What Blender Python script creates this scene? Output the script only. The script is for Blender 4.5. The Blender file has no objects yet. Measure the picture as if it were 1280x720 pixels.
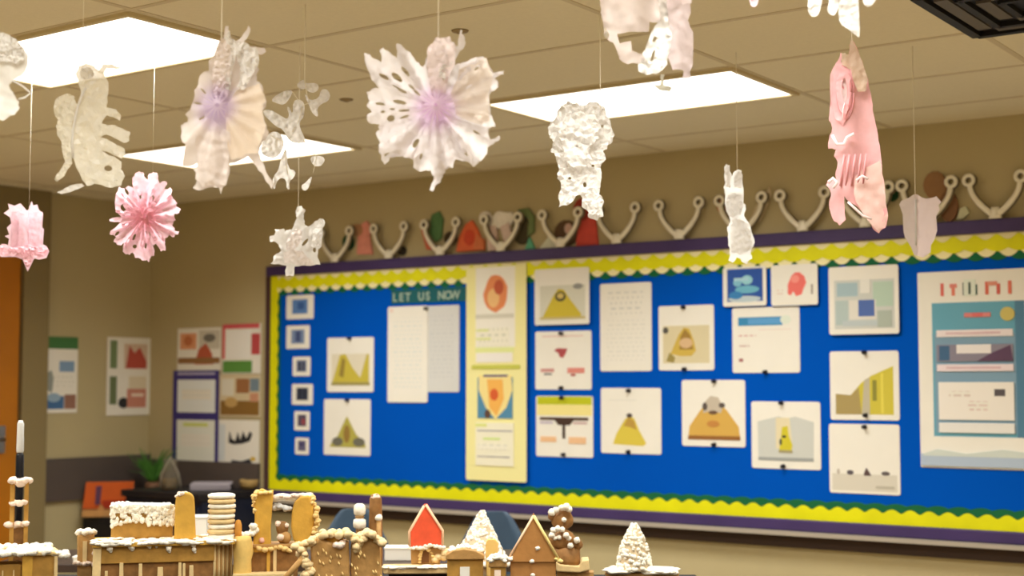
import bpy, bmesh, math, random
from mathutils import Vector, Matrix, noise
from mathutils.geometry import delaunay_2d_cdt

SC = bpy.context.scene
COL = SC.collection
PI = math.pi
# ------------------------------------------------------------------ camera
FPX = 1817.0
CAMZ = 1.38
YAW = math.radians(35.31)
PITCH = math.radians(3.84)
FWD = Vector((-math.sin(YAW)*math.cos(PITCH), math.cos(YAW)*math.cos(PITCH), math.sin(PITCH)))
RGT = Vector((math.cos(YAW), math.sin(YAW), 0))
UPV = RGT.cross(FWD)
CAM = Vector((0, 0, CAMZ))
CEIL = CAMZ + 1.2
YW = 6.504          # back wall
XL = -7.56          # left wall
XR, YN = 3.0, -3.2  # right wall, near wall
TABLE = 0.76

def ray(px, py):
    return FWD + RGT*((px-640)/FPX) - UPV*((py-360)/FPX)
def at_depth(px, py, d):
    return CAM + ray(px, py)*d
def on_back(px, py, off=0.0):
    r = ray(px, py); return CAM + r*((YW-off)/r.y)
def on_left(px, py, off=0.0):
    r = ray(px, py); return CAM + r*((XL+off)/r.x)

# ------------------------------------------------------------------ materials
def lin(c):
    return tuple((x/255/12.92 if x/255 <= 0.04045 else ((x/255+0.055)/1.055)**2.4) for x in c)
MATS = {}
def mat(name, rgb, rough=0.7, spec=0.3, var=0.0, vscale=20.0, bump=0.0, bscale=60.0, metal=0.0, trans=0.0, alpha=1.0, emit=0.0, tint=None, coord='Object'):
    """procedural material; rgb in 0..255 sRGB. var: value variation by noise. tint=(rgb, r0, r1): dye colour round the object's origin"""
    if name in MATS: return MATS[name]
    m = bpy.data.materials.new(name); m.use_nodes = True
    nt = m.node_tree; N = nt.nodes; Lk = nt.links
    for n in list(N): N.remove(n)
    out = N.new('ShaderNodeOutputMaterial')
    p = N.new('ShaderNodeBsdfPrincipled')
    col = lin(rgb)+(1,)
    p.inputs['Base Color'].default_value = col
    p.inputs['Roughness'].default_value = rough
    p.inputs['Specular IOR Level'].default_value = spec
    p.inputs['Metallic'].default_value = metal
    tc = N.new('ShaderNodeTexCoord')
    src = None
    if tint:
        ln = N.new('ShaderNodeVectorMath'); ln.operation = 'LENGTH'
        Lk.new(tc.outputs['Object'], ln.inputs[0])
        mr = N.new('ShaderNodeMapRange'); mr.inputs[1].default_value = tint[1]; mr.inputs[2].default_value = tint[2]
        mr.interpolation_type = 'SMOOTHSTEP'
        Lk.new(ln.outputs['Value'], mr.inputs[0])
        mx = N.new('ShaderNodeMix'); mx.data_type = 'RGBA'
        mx.inputs['A'].default_value = lin(tint[0])+(1,); mx.inputs['B'].default_value = col
        Lk.new(mr.outputs[0], mx.inputs['Factor']); src = mx.outputs['Result']
    if var > 0:
        nz = N.new('ShaderNodeTexNoise'); nz.inputs['Scale'].default_value = vscale; nz.inputs['Detail'].default_value = 4
        Lk.new(tc.outputs[coord], nz.inputs['Vector'])
        mr = N.new('ShaderNodeMapRange'); mr.inputs[1].default_value = 0.3; mr.inputs[2].default_value = 0.7
        mr.inputs[3].default_value = 1-var; mr.inputs[4].default_value = 1+var
        Lk.new(nz.outputs['Fac'], mr.inputs[0])
        mu = N.new('ShaderNodeVectorMath'); mu.operation = 'SCALE'
        if src: Lk.new(src, mu.inputs[0])
        else: mu.inputs[0].default_value = col[:3]
        Lk.new(mr.outputs[0], mu.inputs['Scale'])
        src = mu.outputs[0]
    if src: Lk.new(src, p.inputs['Base Color'])
    if bump > 0:
        nz = N.new('ShaderNodeTexNoise'); nz.inputs['Scale'].default_value = bscale; nz.inputs['Detail'].default_value = 5
        Lk.new(tc.outputs[coord], nz.inputs['Vector'])
        b = N.new('ShaderNodeBump'); b.inputs['Strength'].default_value = bump; b.inputs['Distance'].default_value = 0.01
        Lk.new(nz.outputs['Fac'], b.inputs['Height']); Lk.new(b.outputs[0], p.inputs['Normal'])
    sh = p.outputs[0]
    if trans > 0:
        t = N.new('ShaderNodeBsdfTranslucent'); t.inputs['Color'].default_value = col
        if src: Lk.new(src, t.inputs['Color'])
        ms = N.new('ShaderNodeMixShader'); ms.inputs[0].default_value = trans
        Lk.new(sh, ms.inputs[1]); Lk.new(t.outputs[0], ms.inputs[2]); sh = ms.outputs[0]
    if alpha < 1:
        t = N.new('ShaderNodeBsdfTransparent')
        ms = N.new('ShaderNodeMixShader'); ms.inputs[0].default_value = alpha
        Lk.new(t.outputs[0], ms.inputs[1]); Lk.new(sh, ms.inputs[2]); sh = ms.outputs[0]
    if emit > 0:
        p.inputs['Emission Color'].default_value = col; p.inputs['Emission Strength'].default_value = emit
    Lk.new(sh, out.inputs['Surface'])
    MATS[name] = m
    return m
def paint(rgb, name=None, **k):
    return mat(name or 'paint_%d_%d_%d' % tuple(rgb), rgb, **k)

WALL = mat('wall_paint', (186, 172, 134), rough=.85, spec=.15, var=.03, vscale=1.5, bump=.08, bscale=90)
WALLD = mat('jamb_paint', (138, 122, 86), rough=.7, spec=.2)
CEILM = mat('ceiling_tile', (228, 218, 192), rough=.95, spec=.05, var=.02, vscale=60, bump=.12, bscale=150)
GRID = mat('ceiling_grid_paint', (206, 192, 164), rough=.8)
FLOORM = mat('floor_vinyl', (168, 150, 120), rough=.5, var=.08, vscale=6)
WHITE = mat('white_paper', (238, 234, 226), rough=.8, spec=.15, var=.015, vscale=8)
WHITE2 = mat('grey_white_paper', (214, 214, 214), rough=.8, spec=.15, var=.02, vscale=8)
CREAM = mat('cream_paper', (240, 233, 168), rough=.8, spec=.15)
BLACK = mat('black_plastic', (22, 21, 24), rough=.5)
STRING = mat('cotton_string', (248, 242, 226), rough=.9, spec=.1)
PAPER = mat('flake_paper', (238, 236, 234), rough=.4, spec=.5, trans=.5, var=.03, vscale=30)
TISSUE = mat('white_tissue', (244, 242, 241), rough=.35, spec=.5, trans=.5, var=.02, vscale=30)
VELLUM = mat('vellum', (248, 245, 234), rough=.28, spec=.6, trans=.5, var=.05, vscale=24, alpha=.9)
VELLUM2 = mat('lilac_vellum', (222, 208, 206), rough=.28, spec=.6, trans=.5, var=.1, vscale=18, alpha=.72)
LILAC = mat('white_paper_with_lilac_heart', (234, 228, 230), rough=.45, spec=.4, trans=.5, tint=((206, 166, 206), .01, .075))
LILAC2 = mat('white_paper_with_pale_lilac_heart', (232, 222, 218), rough=.35, spec=.5, trans=.5, tint=((200, 178, 212), .015, .075))
PINKH = mat('pink_paper_with_rose_heart', (244, 206, 220), rough=.6, trans=.42, tint=((238, 160, 180), .004, .08))
PINK = mat('pale_pink_paper', (240, 208, 220), rough=.6, trans=.42, var=.06, vscale=40)
ROSE = mat('rose_paper', (236, 180, 184), rough=.4, spec=.5, trans=.45, var=.1, vscale=22)
ROSE2 = mat('pale_rose_paper', (236, 206, 198), rough=.5, trans=.45, var=.05, vscale=20)
PEARL = mat('pearl_paper', (248, 236, 238), rough=.45, trans=.5)
GINGER = mat('golden_card', (178, 134, 62), rough=.6, var=.18, vscale=30, bump=.1)
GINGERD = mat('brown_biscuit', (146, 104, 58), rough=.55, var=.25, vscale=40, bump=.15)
BISCUIT = mat('tan_biscuit', (180, 138, 82), rough=.6, var=.18, vscale=40, bump=.15)
HONEY = mat('honey_biscuit', (212, 164, 68), rough=.6, var=.1, vscale=30, bump=.15)
STICK = mat('pale_wood_stick', (228, 200, 146), rough=.7, var=.08, vscale=50)
ICING = mat('icing', (252, 246, 232), rough=.55, spec=.35, var=.06, vscale=60, bump=.25, bscale=140)
ICINGP = mat('pinkish_icing', (244, 222, 206), rough=.55, var=.06, vscale=60)
CORAL = mat('coral_roof', (236, 92, 58), rough=.6, var=.1, vscale=30)

# ------------------------------------------------------------------ mesh builder
class MB:
    def __init__(s): s.v = []; s.f = []; s.mi = []; s.sm = []; s.mats = []
    def m(s, material):
        if material not in s.mats: s.mats.append(material)
        return s.mats.index(material)
    def add(s, vs, fs, material, smooth=False):
        o = len(s.v); i = s.m(material)
        s.v += [tuple(v) for v in vs]
        for f in fs:
            s.f.append([o+k for k in f]); s.mi.append(i); s.sm.append(smooth)
        return s
    def box(s, x0, y0, z0, x1, y1, z1, material):
        vs = [(x, y, z) for x in (x0, x1) for y in (y0, y1) for z in (z0, z1)]
        return s.add(vs, [(0, 1, 3, 2), (4, 6, 7, 5), (0, 4, 5, 1), (2, 3, 7, 6), (0, 2, 6, 4), (1, 5, 7, 3)], material)
    def prism(s, pts, y0, y1, material, smooth=False):
        """polygon in x,z extruded from y0 to y1"""
        n = len(pts)
        a = sum(pts[i][0]*pts[(i+1) % n][1]-pts[(i+1) % n][0]*pts[i][1] for i in range(n))
        if a < 0: pts = pts[::-1]
        y0, y1 = min(y0, y1), max(y0, y1)
        vs = [(p[0], y0, p[1]) for p in pts]+[(p[0], y1, p[1]) for p in pts]
        fs = [list(range(n)), list(range(2*n-1, n-1, -1))]
        fs += [(i, i+n, (i+1) % n+n, (i+1) % n) for i in range(n)]
        return s.add(vs, fs, material, smooth)
    def tube(s, path, r, material, seg=8, flat=1.0, closed=False, smooth=True):
        """tube along 3-D path; r a number or list; flat squeezes the y direction"""
        P = [Vector(p) for p in path]; n = len(P)
        R = r if isinstance(r, (list, tuple)) else [r]*n
        vs = []; fs = []
        prev = None
        for i in range(n):
            t = (P[min(i+1, n-1)]-P[max(i-1, 0)])
            t = t.normalized() if t.length > 1e-9 else Vector((0, 0, 1))
            ref = Vector((0, 1, 0)) if abs(t.y) < .9 else Vector((1, 0, 0))
            a = t.cross(ref).normalized(); b = t.cross(a).normalized()
            for k in range(seg):
                q = 2*PI*k/seg
                off = a*math.cos(q)*R[i]+b*math.sin(q)*R[i]
                off.y *= flat
                vs.append(P[i]+off)
        for i in range(n-1):
            for k in range(seg):
                k2 = (k+1) % seg
                fs.append((i*seg+k, i*seg+k2, (i+1)*seg+k2, (i+1)*seg+k))
        fs.append(list(range(seg))[::-1]); fs.append([(n-1)*seg+k for k in range(seg)])
        return s.add(vs, fs, material, smooth)
    def lathe(s, prof, material, c=(0, 0, 0), seg=20, sx=1, sy=1, lump=0, ls=30, smooth=True, lean=(0, 0)):
        vs = []; fs = []; n = len(prof)
        for i, (r, z) in enumerate(prof):
            for k in range(seg):
                q = 2*PI*k/seg
                p = Vector((r*math.cos(q)*sx, r*math.sin(q)*sy, z))
                if lump:
                    nn = noise.noise(Vector((p.x+c[0], p.y+c[1], p.z+c[2]))*ls)
                    p.x *= 1+lump*nn; p.y *= 1+lump*nn
                vs.append((p.x+c[0]+lean[0]*z, p.y+c[1]+lean[1]*z, p.z+c[2]))
        for i in range(n-1):
            for k in range(seg):
                k2 = (k+1) % seg
                fs.append((i*seg+k, i*seg+k2, (i+1)*seg+k2, (i+1)*seg+k))
        fs.append(list(range(seg))[::-1]); fs.append([(n-1)*seg+k for k in range(seg)])
        return s.add(vs, fs, material, smooth)
    def ball(s, c, r, material, sub=2, sq=(1, 1, 1), lump=0.0, ls=60):
        bm = bmesh.new(); bmesh.ops.create_icosphere(bm, subdivisions=sub, radius=1)
        vs = []
        for v in bm.verts:
            k = r*(1+lump*noise.noise(v.co*1.7+Vector(c)*ls))
            vs.append((c[0]+v.co.x*k*sq[0], c[1]+v.co.y*k*sq[1], c[2]+v.co.z*k*sq[2]))
        fs = [[v.index for v in f.verts] for f in bm.faces]; bm.free()
        return s.add(vs, fs, material, True)
    def build(s, name, parent=None):
        me = bpy.data.meshes.new(name)
        me.from_pydata(s.v, [], s.f)
        for mm in s.mats: me.materials.append(mm)
        for i, p in enumerate(me.polygons):
            p.material_index = s.mi[i]; p.use_smooth = s.sm[i]
        me.update()
        o = bpy.data.objects.new(name, me); COL.objects.link(o)
        if parent: o.parent = parent
        return o

def bevel(o, w=.004, seg=2):
    b = o.modifiers.new('bevel', 'BEVEL'); b.width = w; b.segments = seg; b.limit_method = 'ANGLE'
    return o
def tag(o, label, cat, group=None, kind=None):
    o['label'] = label; o['category'] = cat
    if group: o['group'] = group
    if kind: o['kind'] = kind
    return o
def thing(name, label, cat, loc, rz=0.0, group=None):
    o = bpy.data.objects.new(name, None); COL.objects.link(o)
    o.empty_display_size = .05
    o.location = loc; o.rotation_euler = (0, 0, rz)
    return tag(o, label, cat, group)
def struct(o):
    o['kind'] = 'structure'; return o

# ------------------------------------------------------------------ room shell
EPS = .12
def slab(name, x0, y0, z0, x1, y1, z1, m):
    return struct(MB().box(x0, y0, z0, x1, y1, z1, m).build(name))
slab('floor', XL-EPS, YN-EPS, -EPS, XR+EPS, YW+EPS, 0, FLOORM)
slab('ceiling', XL-EPS, YN-EPS, CEIL, XR+EPS, YW+EPS, CEIL+EPS, CEILM)
slab('wall_back', XL-EPS, YW, 0, XR+EPS, YW+EPS, CEIL, WALL)
slab('wall_left', XL-EPS, YN, 0, XL, YW, CEIL, WALL)
slab('wall_right', XR, YN, 0, XR+EPS, YW, CEIL, WALL)
slab('wall_near', XL, YN-EPS, 0, XR, YN, CEIL, WALL)
BASEB = mat('baseboard_vinyl', (70, 56, 46), rough=.5)
slab('baseboard_back', XL, YW-.012, 0, XR, YW, .1, BASEB)
slab('baseboard_left', XL, 5.66, 0, XL+.012, YW-.012, .1, BASEB)
# T-bar grid of the suspended ceiling
GY = [0.03+.61*k for k in range(-5, 0)]+[.6, 1.21, 1.82, 2.43, 3.03, 3.645, 4.26, 4.885, 5.5, 6.1]
GX = [-7.3, -6.0, -4.8, -3.635, -2.44, -1.52, -.3, .9, 2.1]
n = 1
for y in GY:
    slab('trim_%d' % n, XL, y-.011, CEIL-.0025, XR, y+.011, CEIL, GRID); n += 1
for x in GX:
    slab('trim_%d' % n, x-.011, YN, CEIL-.0026, x+.011, YW, CEIL, GRID); n += 1
SMK = mat('sprinkler_plate_bronze', (158, 138, 102), rough=.5)
for px, py, lab in ((575, 38, 'small bronze ceiling sprinkler plate above the largest snowflake'), (433, 124, 'small bronze ceiling sprinkler plate left of the largest snowflake')):
    r_ = ray(px, py); P = CAM+r_*(1.2/r_.z)
    o = MB().lathe([(.004, -.012), (.010, -.011), (.012, -.006), (.027, -.005), (.03, 0)], SMK, seg=16).build('sprinkler')
    o.location = (P.x, P.y, CEIL-.0005); tag(o, lab, 'sprinkler', 'ceiling sprinklers')
# door in the left wall with its jamb
WOOD = mat('orange_wood', (182, 112, 22), rough=.45, var=.1, vscale=3)
d = struct(bevel(MB().box(XL, 4.5, 0.005, XL+.045, 5.455, CAMZ+.80, WOOD).build('door_1'), .003))
MB().box(XL+.045, 5.30, .98, XL+.06, 5.36, 1.14, mat('steel', (170, 165, 155), rough=.3, metal=1)).tube([(XL+.06, 5.33, 1.06), (XL+.1, 5.33, 1.06), (XL+.1, 5.22, 1.06)], .01, MATS['steel']).build('handle', d)
slab('trim_%d' % n, XL, 5.47, 0, XL+.06, 5.655, CEIL, WALLD); n += 1
slab('trim_%d' % n, XL, 4.4, CAMZ+.80, XL+.06, 5.47, CEIL, WALLD); n += 1
# grey rail panel round the corner
RAIL = mat('grey_laminate', (88, 78, 74), rough=.45, var=.05, vscale=4)
zt, zb = CAMZ-.452, CAMZ-.715
slab('trim_%d' % n, XL, 5.66, zb, XL+.03, YW, zt, RAIL); n += 1
slab('trim_%d' % n, XL+.03, YW-.03, zb, -6.52, YW, zt-.03, RAIL); n += 1

# ------------------------------------------------------------------ ceiling lights and vent
LAMP = mat('lit_diffuser', (255, 248, 236), emit=3.0)
LAMP_W, LAMP_SPREAD = 30.0, 146
LFRAME = mat('light_frame_paint', (206, 190, 150), rough=.5)
def ceiling_light(x0, y0, label):
    x1, y1 = x0+1.185, y0+.605
    o = thing('ceiling_light', label, 'light', ((x0+x1)/2, (y0+y1)/2, CEIL), group='troffer lights in the ceiling')
    a, b = (x1-x0)/2, (y1-y0)/2
    f = MB(); w = .022; t = .014
    f.box(-a, -b, -t, a, -b+w, 0, LFRAME).box(-a, b-w, -t, a, b, 0, LFRAME)
    f.box(-a, -b+w, -t, -a+w, b-w, 0, LFRAME).box(a-w, -b+w, -t, a, b-w, 0, LFRAME)
    f.build('frame', o)
    MB().box(-a+w, -b+w, -.009, a-w, b-w, -.002, LAMP).build('diffuser', o)
    ld = bpy.data.lights.new('lamp', 'AREA'); ld.shape = 'RECTANGLE'; ld.size = 2*(a-w)-.01; ld.size_y = 2*(b-w)-.01
    ld.energy = LAMP_W; ld.color = (.97, .98, .91); ld.spread = math.radians(LAMP_SPREAD)
    lo = bpy.data.objects.new('lamp', ld); COL.objects.link(lo); lo.parent = o; lo.location = (0, 0, -.0105)
ceiling_light(-4.845, 3.035, 'large lit ceiling panel at the upper left, behind the clear paper fish')
ceiling_light(-6.005, 4.89, 'lit ceiling panel beyond the pink round snowflake, partly behind the lilac flakes')
ceiling_light(-3.63, 4.89, 'lit ceiling panel at the centre, above the crumpled white lacy flake')
for i, (x, y) in enumerate([(-.3, 4.89), (-2.44, 3.035), (0.9, 3.035), (-6.9, 1.2), (-4.845, 1.2), (-2.44, 1.2), (-.3, 1.2), (-3.63, -.6), (-1.3, -.6), (.9, -.6), (-6.0, -.6)]):
    ceiling_light(x, y, 'lit ceiling panel overhead, outside the picture')
VENTM = mat('vent_black', (24, 21, 20), rough=.5)
VENTG = mat('vent_grey', (96, 88, 78), rough=.5)
v = thing('ceiling_vent', 'black square ceiling air vent with angled slats at the upper right corner', 'vent', (-1.225, 4.59, CEIL))
w = .30
MB().box(-w, -w, -.006, w, w, -.001, VENTM).build('backing', v)
f = MB()
for r in (w, .2, .1):
    t = .016 if r == w else .012
    for sgn in (-1, 1):
        f.box(-r, sgn*r-t, -.022, r, sgn*r+t, -.006, VENTM).box(sgn*r-t, -r, -.022, sgn*r+t, r, -.006, VENTM)
f.build('frame', v)
for r in (.25, .15):
    s = MB(); t = .022
    for sgn in (-1, 1):
        s.box(-r+.03, sgn*r-t, -.015, r-.03, sgn*r+t, -.0065, VENTG).box(sgn*r-t, -r+.03, -.0155, sgn*r+t, r-.03, -.0065, VENTG)
    s.build('slat', v)

# ------------------------------------------------------------------ bulletin board
BX0, BX1 = -6.45, -.9
BZ0, BZ1 = CAMZ-.635, CAMZ+.738
FT = .062
BLUE = mat('blue_board_paper', (0, 82, 192), rough=.85, spec=.04, var=.04, vscale=1.2)
PURP = mat('purple_frame', (68, 52, 100), rough=.45, var=.1, vscale=4)
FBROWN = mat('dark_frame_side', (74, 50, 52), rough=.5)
YEL = mat('yellow_border', (226, 224, 4), rough=.6, var=.06, vscale=8)
GRN = mat('green_border', (10, 100, 60), rough=.7)
CRM = mat('cream_border', (250, 240, 190), rough=.6)
bb = thing('bulletin_board', 'long blue bulletin board with purple frame and yellow scalloped border', 'bulletin board', (0, YW, 0))
MB().box(BX0+.03, -.018, BZ0-.03, BX1-.03, -.001, BZ1-.03, BLUE).build('backing', bb)
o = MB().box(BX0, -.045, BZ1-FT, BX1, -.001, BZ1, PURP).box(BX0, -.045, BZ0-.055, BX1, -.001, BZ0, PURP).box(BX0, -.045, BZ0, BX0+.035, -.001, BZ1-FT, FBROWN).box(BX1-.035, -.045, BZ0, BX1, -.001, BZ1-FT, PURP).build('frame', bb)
bevel(o, .006)
TRAY = mat('tan_metal_tray', (172, 162, 150), rough=.4, spec=.4)
o = MB().box(BX0-.03, -.085, BZ0-.074, BX1, -.001, BZ0-.0555, TRAY).box(BX0-.03, -.03, BZ0-.135, BX1, -.001, BZ0-.0745, mat('tray_shade_strip', (60, 44, 36))).build('tray', bb)  # dark brown lower strip paints in the shade below the tray
def scallop(x0, x1, z_edge, z_back, amp, pitch, sgn, y0, y1, m, ph=0.0, both=0, ex=.7):
    """horizontal strip from z_back to z_edge, lobes of height amp past z_edge (sgn = direction)"""
    pts = []; n = int((x1-x0)/pitch*8)
    for i in range(n+1):
        x = x0+(x1-x0)*i/n
        pts.append((x, z_edge+sgn*amp*abs(math.sin(PI*((x-x0)/pitch+ph)))**ex))
    back = [(x1, z_back), (x0, z_back)]
    if both:
        back = []
        for i in range(n, -1, -1):
            x = x0+(x1-x0)*i/n
            back.append((x, z_back+sgn*both*abs(math.sin(PI*((x-x0)/pitch+ph+.5)))**1.5))
    p = pts+back
    # quads so that the strip triangulates cleanly
    b = MB(); k = len(pts)
    top = [(q[0], q[1]) for q in pts]
    bot = [(q[0], (p[2*k-1-i][1] if both else z_back)) for i, q in enumerate(pts)]
    vs = [(a[0], y, a[1]) for y in (y0, y1) for a in top]+[(a[0], y, a[1]) for y in (y0, y1) for a in bot]
    fs = []
    for i in range(k-1):
        fs.append((i, i+1, 2*k+i+1, 2*k+i)); fs.append((i, k+i, k+i+1, i+1))
    b.add(vs, fs, m)
    return b
PT = .097
zi = BZ1-FT
def merge(*bs):
    r = MB()
    for b in bs:
        o = len(r.v); r.v += b.v
        for f, mi, sm in zip(b.f, b.mi, b.sm):
            r.f.append([o+k for k in f]); r.mi.append(r.m(b.mats[mi])); r.sm.append(sm)
    return r
x0, x1 = BX0+.035, BX1-.035
gt = scallop(x0, x1, zi-.098, zi, .024, PT, -1, -.022, -.0185, GRN, .5)
gb = scallop(x0, x1, BZ0+.083, BZ0, .012, PT, 1, -.022, -.0185, GRN, .5)
gl = MB().box(x0, -.0225, BZ0, x0+.075, -.019, zi, GRN)
merge(gt, gb, gl).build('green_border', bb)
scallop(x0, x1, zi-.07, zi, .036, PT, -1, -.026, -.0225, CRM, 0).build('cream_border', bb)
yt = scallop(x0, x1, zi-.064, zi-.004, .018, PT, -1, -.0305, -.0265, YEL, .5, .026)
yb = scallop(x0, x1, BZ0+.049, BZ0, .02, .087, 1, -.0305, -.0265, YEL, 0, 0, 1.3)
n_ = 16; hh = (zi-BZ0)/n_
yl = MB()
pts = [(x0, BZ0), (x0, zi)]
for i in range(n_*8, -1, -1):
    z = BZ0+(zi-BZ0)*i/(n_*8); pts.append((x0+.05+.012*abs(math.sin(PI*i/8)), z))
vs = []; fs = []
for q in pts[2:]:
    vs += [(x0, -.0312, q[1]), (q[0], -.0312, q[1]), (q[0], -.0265, q[1])]
for i in range(len(pts)-3):
    a = i*3; fs += [(a, a+1, a+4, a+3), (a+1, a+2, a+5, a+4)]
yl.add(vs, fs, YEL)
merge(yt, yb, yl).build('yellow_border', bb)

# ------------------------------------------------------------------ sheets of paper on walls
def rounded(w, h, r, k=4):
    pts = []
    for cx, cy, a0 in ((w/2-r, h/2-r, 0), (-w/2+r, h/2-r, 90), (-w/2+r, -h/2+r, 180), (w/2-r, -h/2+r, 270)):
        for i in range(k+1):
            a = math.radians(a0+90*i/k); pts.append((cx+r*math.cos(a), cy+r*math.sin(a)))
    return pts
PINM = mat('black_pin', (38, 34, 40), rough=.35)
def textmat(ink, paper, pitch, gapf, seed):
    key = 'text_%s_%s_%.4f_%.2f_%d' % (ink, paper, pitch, gapf, seed)
    if key in MATS: return MATS[key]
    m = paint(ink, key, rough=.8, spec=.15); nt = m.node_tree
    tc = nt.nodes.new('ShaderNodeTexCoord'); sep = nt.nodes.new('ShaderNodeSeparateXYZ'); cb_ = nt.nodes.new('ShaderNodeCombineXYZ')
    nt.links.new(tc.outputs['Object'], sep.inputs[0]); nt.links.new(sep.outputs['X'], cb_.inputs['X']); nt.links.new(sep.outputs['Z'], cb_.inputs['Y'])
    br = nt.nodes.new('ShaderNodeTexBrick'); nt.links.new(cb_.outputs[0], br.inputs['Vector'])
    br.offset = .37; br.squash = 1.6; br.squash_frequency = 3
    i_, p_ = lin(ink), lin(paper)
    br.inputs['Color1'].default_value = i_+(1,); br.inputs['Color2'].default_value = tuple(a*.75+b*.25 for a, b in zip(i_, p_))+(1,); br.inputs['Mortar'].default_value = p_+(1,)
    br.inputs['Scale'].default_value = 1; br.inputs['Brick Width'].default_value = .03; br.inputs['Row Height'].default_value = pitch
    br.inputs['Mortar Size'].default_value = pitch*gapf*.5; br.inputs['Mortar Smooth'].default_value = .3
    nt.links.new(br.outputs['Color'], [n for n in nt.nodes if n.type == 'BSDF_PRINCIPLED'][0].inputs['Base Color'])
    return m
class Sheet:
    """one sheet of paper; local x right, z up, -y out of the wall. u,v in 0..1 from the upper left corner"""
    def __init__(s, name, label, cat, box, m=WHITE, wall='back', off=.0188, tilt=0, group=None, r=.012, th=.003):
        px0, py0, px1, py1 = box
        cy = (py0+py1)/2; cx = (px0+px1)/2
        on = on_back if wall == 'back' else on_left
        A, B, C_, D = on(px0, cy), on(px1, cy), on(cx, py0), on(cx, py1)
        s.w = (B-A).length; s.h = (C_-D).length
        ctr = (A+B)/2; ctr.z = (C_.z+D.z)/2
        if wall == 'back': ctr.y = YW-off; rz = 0
        else: ctr.x = XL+off; rz = PI/2
        s.o = thing(name, label, cat, ctr, rz, group)
        s.o.rotation_euler = (0, math.radians(tilt), rz)
        s.mat_rgb = {'grey_white_paper': (214, 214, 214), 'cream_paper': (240, 236, 220)}.get(m.name, (238, 234, 226))
        s.m = MB().prism(rounded(s.w, s.h, min(r, s.w*.2)), -th, 0, m)
        s.m.build('sheet', s.o)
        s.y = -th; s.parts = []; s.k = 0
    def xy(s, u, v): return ((u-.5)*s.w, (.5-v)*s.h)
    def poly(s, part, uv, m):
        s.k += 1; b = MB(); s.parts.append((part, (min(p[0] for p in uv), min(p[1] for p in uv), max(p[0] for p in uv), max(p[1] for p in uv)), b))
        y = s.y-.0003*s.k
        b.prism([s.xy(*p) for p in uv], y, s.y, m if not isinstance(m, tuple) else paint(m)); return s
    def rect(s, part, u0, v0, u1, v1, m):
        return s.poly(part, [(u0, v0), (u1, v0), (u1, v1), (u0, v1)], m)
    def oval(s, part, u, v, ru, rv, m, n=16, wob=0):
        random.seed(int(u*991+v*77))
        return s.poly(part, [(u+ru*math.cos(2*PI*i/n)*(1+wob*(random.random()-.5)), v+rv*math.sin(2*PI*i/n)*(1+wob*(random.random()-.5))) for i in range(n)], m)
    def lines(s, part, u0, u1, vs, m, t=.012, seed=1, gap=True):
        v0, v1 = min(vs), max(vs)+t
        pitch = (v1-v0+max(0, (v1-v0)/max(1, len(vs)-1)-t))/len(vs) if len(vs) > 1 else t
        return s.rect(part, u0, v0, u1, v1, textmat(m, s.mat_rgb, pitch*s.h, min(.8, max(.0, 1-t/pitch)), seed))
    def lines_old(s, part, u0, u1, vs, m, t=.012, seed=1, gap=True):
        random.seed(seed)
        for v in vs:
            u = u0; end = u1-(random.random()*.25*(u1-u0) if gap else 0)
            while u < end:
                l = .04+random.random()*.09
                s.rect(part, u, v, min(u+l, end), v+t, m); u += l+.02
        return s
    def pin(s, u, v, r=.011):
        x, z = s.xy(u, v)
        b = MB(); b.lathe([(r, 0), (r*.9, .006), (r*.5, .009), (r*.5, .018), (r*.85, .022), (r*.3, .026)], PINM, seg=10)
        o = b.build('pin', s.o); o.rotation_euler = (PI/2, 0, 0); o.location = (x, s.y-.0003*s.k, z); return s
    def done(s):
        # overlapping shapes of one picture share a mesh; separate ones are separate parts
        todo = list(s.parts)
        while todo:
            nm, bx, b = todo.pop(0); grp = [b]; again = True
            while again:
                again = False
                for t_ in list(todo):
                    if t_[0] == nm and t_[1][0] < bx[2] and t_[1][2] > bx[0] and t_[1][1] < bx[3] and t_[1][3] > bx[1]:
                        bx = (min(bx[0], t_[1][0]), min(bx[1], t_[1][1]), max(bx[2], t_[1][2]), max(bx[3], t_[1][3])); grp.append(t_[2]); todo.remove(t_); again = True
            merge(*grp).build(nm, s.o)
        return s
GB = 'sheets pinned on the blue board'
INK = (120, 116, 122); REDINK = (200, 110, 110)
# six small cards down the left side
cards = [((361, 369, 395, 399), (90, 130, 190), 'small card with blue square picture, topmost of the left column on the blue board'),
         ((361, 407, 390, 436), (120, 140, 180), 'small card with pale blue picture, just under the topmost card of the left column'),
         ((369, 446, 391, 470), (110, 120, 150), 'small card with grey striped picture, third down in the left column on the blue board'),
         ((368, 480, 394, 506), (60, 66, 84), 'small card with dark upright picture, fourth down in the left column on the blue board'),
         ((371, 514, 390, 538), (90, 80, 100), 'tiny card with a dark and red picture, fifth down in the left column'),
         ((372, 547, 389, 568), (100, 96, 130), 'tiny card with violet grey picture, lowest of the left column on the blue board')]
for i, (bx, c, lab) in enumerate(cards):
    s = Sheet('picture_card', lab, 'card', bx, group='small cards in a column', r=.01)
    s.rect('picture', .22, .18, .78, .78, c)
    if i == 0: s.rect('picture', .42, .3, .66, .6, (60, 96, 160))
    if i in (2, 3): s.rect('picture', .34, .25, .46, .72, (40, 44, 60)).rect('picture', .56, .25, .66, .72, (40, 44, 60))
    if i == 1: s.rect('picture', .4, .25, .62, .7, (70, 84, 130))
    if i == 4: s.oval('picture', .6, .55, .14, .16, (150, 70, 80))
    if i == 5: s.rect('picture', .3, .3, .6, .5, (70, 66, 110))
    s.done()
YLW = (206, 188, 60); OLV = (150, 130, 60); SAND = (196, 164, 100); GRYB = (206, 206, 200)
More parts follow.
